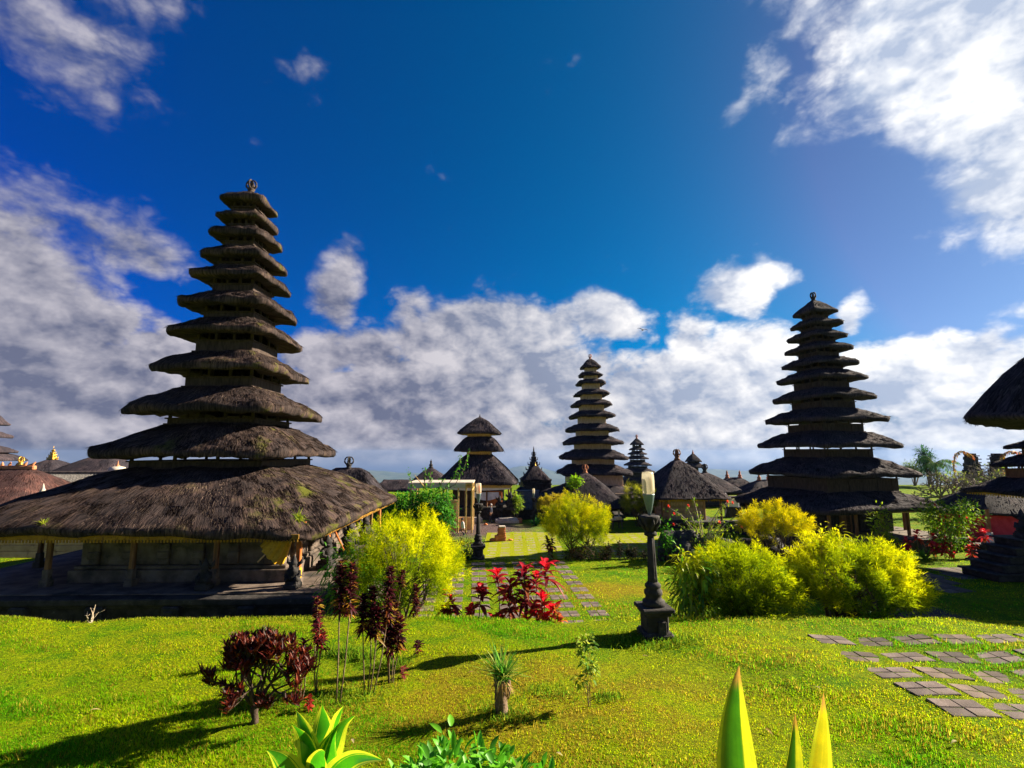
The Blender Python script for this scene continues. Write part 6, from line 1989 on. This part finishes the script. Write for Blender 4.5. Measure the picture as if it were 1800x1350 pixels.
PS = (-1.81, 43.74, -2.7)
person('grey haired man in dark clothes standing on the far lawn', (PS[0], PS[1], gzf(PS[0], PS[1])), NAVY, NAVY, HAIR, 1.62, R(70))
person('stooping person in a white shirt beside the pergola posts', ((-3.61, 38, -1.44)[0], 38.2, gzf(-4, 38)), WHITE, NAVY, BEAK, 1.65, R(-60), True)

# bird in flight
q = (10.84, 40, 13.43)
t = thing('bird', 'dark swift shaped bird flying before the clouds', 'bird', q, R(35))
t.rotation_euler = (R(20), R(-25), R(50))
mb = MB()
ph = np.arange(10) * 6.283 / 10
prof = ((-.26, .004), (-.2, .022), (-.08, .045), (.04, .05), (.13, .036), (.17, .036), (.21, .02), (.25, .003))
mb.loft(np.array([np.stack([np.full(10, x_), r_ * np.cos(ph), r_ * np.sin(ph)], 1) for x_, r_ in prof]), cap=(True, True))
mb.build('body', BEAK, t)
for sg in (-1, 1):
    mb = MB()
    u = np.linspace(0, 1, 7)
    lead = np.stack([.09 - .22 * u ** 2, sg * .46 * u, .12 * np.sin(u * 2.2)], 1)
    trail = np.stack([-.06 - .10 * u ** 1.2, sg * .46 * u, .12 * np.sin(u * 2.2) - .004], 1)
    trail[-1] = lead[-1] + np.array([-.01, 0, 0])
    mb.loft(np.array([lead, (lead + trail) / 2 + np.array([0, 0, .012]), trail, (lead + trail) / 2 - np.array([0, 0, .006]), lead]), closed=False)
    mb.build('wing', BEAK, t)
mb = MB()
mb.leaves([(-.2, 0, 0), (-.2, 0, 0)], [(-1, .25, 0), (-1, -.25, 0)], .14, .04, (.02, .02, .02), nseg=2); mb.build('tail', BEAK, t)

# ------------------------------------------------------------------ foreground leaves on the bank
def big_leaf(mb, base, tip_, width, bend, seed, cup=.35, n=22, twist=0.0, col=(.04, .24, .006), face=(0, -1, 0), prof=None, wav=.0):
    base, tip_ = np.array(base, float), np.array(tip_, float)
    u = np.linspace(0, 1, n)
    mid = (base + tip_) / 2 + np.array(bend)
    c = ((1 - u) ** 2)[:, None] * base + (2 * (1 - u) * u)[:, None] * mid + (u ** 2)[:, None] * tip_
    T = np.gradient(c, axis=0); T /= np.linalg.norm(T, axis=1)[:, None]
    F = np.array(face, float)
    S = np.cross(T, F); S /= np.linalg.norm(S, axis=1)[:, None]
    N = np.cross(S, T)
    w = prof(u) if prof else np.sin(np.pi * (u * .95 + .04) ** .9) ** .95
    w = np.clip(w, .015, None) * width / 2
    m = 9
    v = np.linspace(-1, 1, m)
    r = np.random.default_rng(seed)
    ph = r.random() * 6
    tw = twist * u
    grid = np.zeros((n, m, 3)); st = np.zeros((n, m, 3), np.float32)
    for j, vv in enumerate(v):
        s_ = S * np.cos(tw)[:, None] + N * np.sin(tw)[:, None]
        n_ = N * np.cos(tw)[:, None] - S * np.sin(tw)[:, None]
        grid[:, j] = c + s_ * (vv * w)[:, None] + n_ * ((vv * vv * cup + wav * abs(vv) * np.sin(u * 17 + ph + (vv > 0) * 2)) * w)[:, None]
        st[:, j, 0] = vv; st[:, j, 1] = u; st[:, j, 2] = r.random() * 0 + seed * .173
    mb.loft(grid, st=st.reshape(-1, 3), closed=False, col=col)


sword = lambda u: np.where(u < .45, .62 + .38 * np.sin(u / .45 * 1.57), np.clip(1 - ((u - .45) / .55) ** 1.7, .02, 1))
AG = ((1.35, 2.75, 1.82)[0], 2.85, 1.12)
AG = (AG[0], AG[1], gzf(AG[0], AG[1]))
t = thing('sword_leaf_plant', 'three stiff yellow edged sword leaves rising at the bottom right', 'plant', AG, 0)
for i, (tp, w_, lean, cl, tw_, lab) in enumerate((((1.18, 2.75, 2.30), .215, -.33, (.03, .14, .008), .15, 'tallest broad leaf with pale right margin'), ((1.48, 2.8, 2.05), .16, -.02, (.02, .12, .008), -.5, 'short all green leaf with a dry tip'), ((1.58, 2.7, 2.19), .12, .22, (.36, .32, .01), 1.15, 'narrow yellowed leaf seen edge on'))):
    mb = MB()
    tip_ = np.array(tp) - np.array(AG)
    big_leaf(mb, (lean * .35 + .02, .0, -.15), tip_, w_, (lean * .45, 0, .1), 3 + i, .55, 26, tw_, cl, prof=sword)
    o = mb.build('leaf', STRIPE, t)
    o['label'] = lab
VP = ((-1.19, 3.3, 1.50)[0], 3.35, 0)
VP = (VP[0], VP[1], gzf(VP[0], VP[1]))
t = thing('variegated_plant', 'big leaved green plant with bright yellow margins at the bottom left of centre', 'plant', VP, 0)
for i, (px_tip, w_, tw_) in enumerate((((-1.19, 3.35, 1.83), .23, .1), ((-1.01, 3.2, 1.89), .17, .7), ((-0.94, 3.2, 1.84), .19, -.6), ((-1.27, 3.15, 1.89), .15, -.4), ((-1.27, 3.1, 1.84), .23, .3), ((-1.36, 3, 1.76), .18, -.6), ((-1.02, 2.95, 1.78), .20, .3), ((-0.72, 3, 1.71), .16, .5), ((-1.15, 3.5, 1.59), .18, .3))):
    mb = MB()
    tip_ = np.array(px_tip) - np.array(VP)
    lean = tip_[0]
    big_leaf(mb, (lean * .12, .0, -.02), tip_, w_, (-lean * .65 + .07 * math.sin(i * 2.1), .16 - .10 * (i % 2), .16 + .45 * abs(lean)), 30 + i, .28, 30, tw_ * 1.4, (.045, .25, .008), wav=.20)
    mb.build('leaf', VARI, t)
GS = ((-0.37, 3.5, 1.38)[0], 3.55, 0)
GS = (GS[0], GS[1], gzf(GS[0], GS[1]))
leafy('bright green leafy shrub cut by the bottom edge of the view', GS, [((0, 0, .62), (.26, .2, .14)), ((.26, 0, .5), (.24, .2, .12)), ((-.24, 0, .5), (.2, .2, .12)), ((.5, 0, .42), (.22, .2, .10)), ((.05, 0, .3), (.5, .25, .2))], 150, 7, .125, .05, ((.08, .30, .012), (.13, .38, .015), (.05, .2, .01), (.30, .40, .08)), 61, 'leafy_shrub', droop=.25, down=-.1, trunk=.01, clump_r=.04, mat_=SHINY, p=(.4, .4, .15, .05), fold=.35, nseg=4)

# ------------------------------------------------------------------ air: one even haze box round the camera and the scene
hz = MB()
hz.box((0, 4200, -218), (26000, 10400, 500), bev=.0001)
m_, k, out = new_mat('haze_air')
pv_ = k.node('ShaderNodeVolumePrincipled', {'Color': (.24, .36, .62), 'Density': 0.00008, 'Anisotropy': .2})
k.t.links.new(pv_.outputs[0], out.inputs['Volume'])
tag(hz.build('haze', m_), kind='stuff')
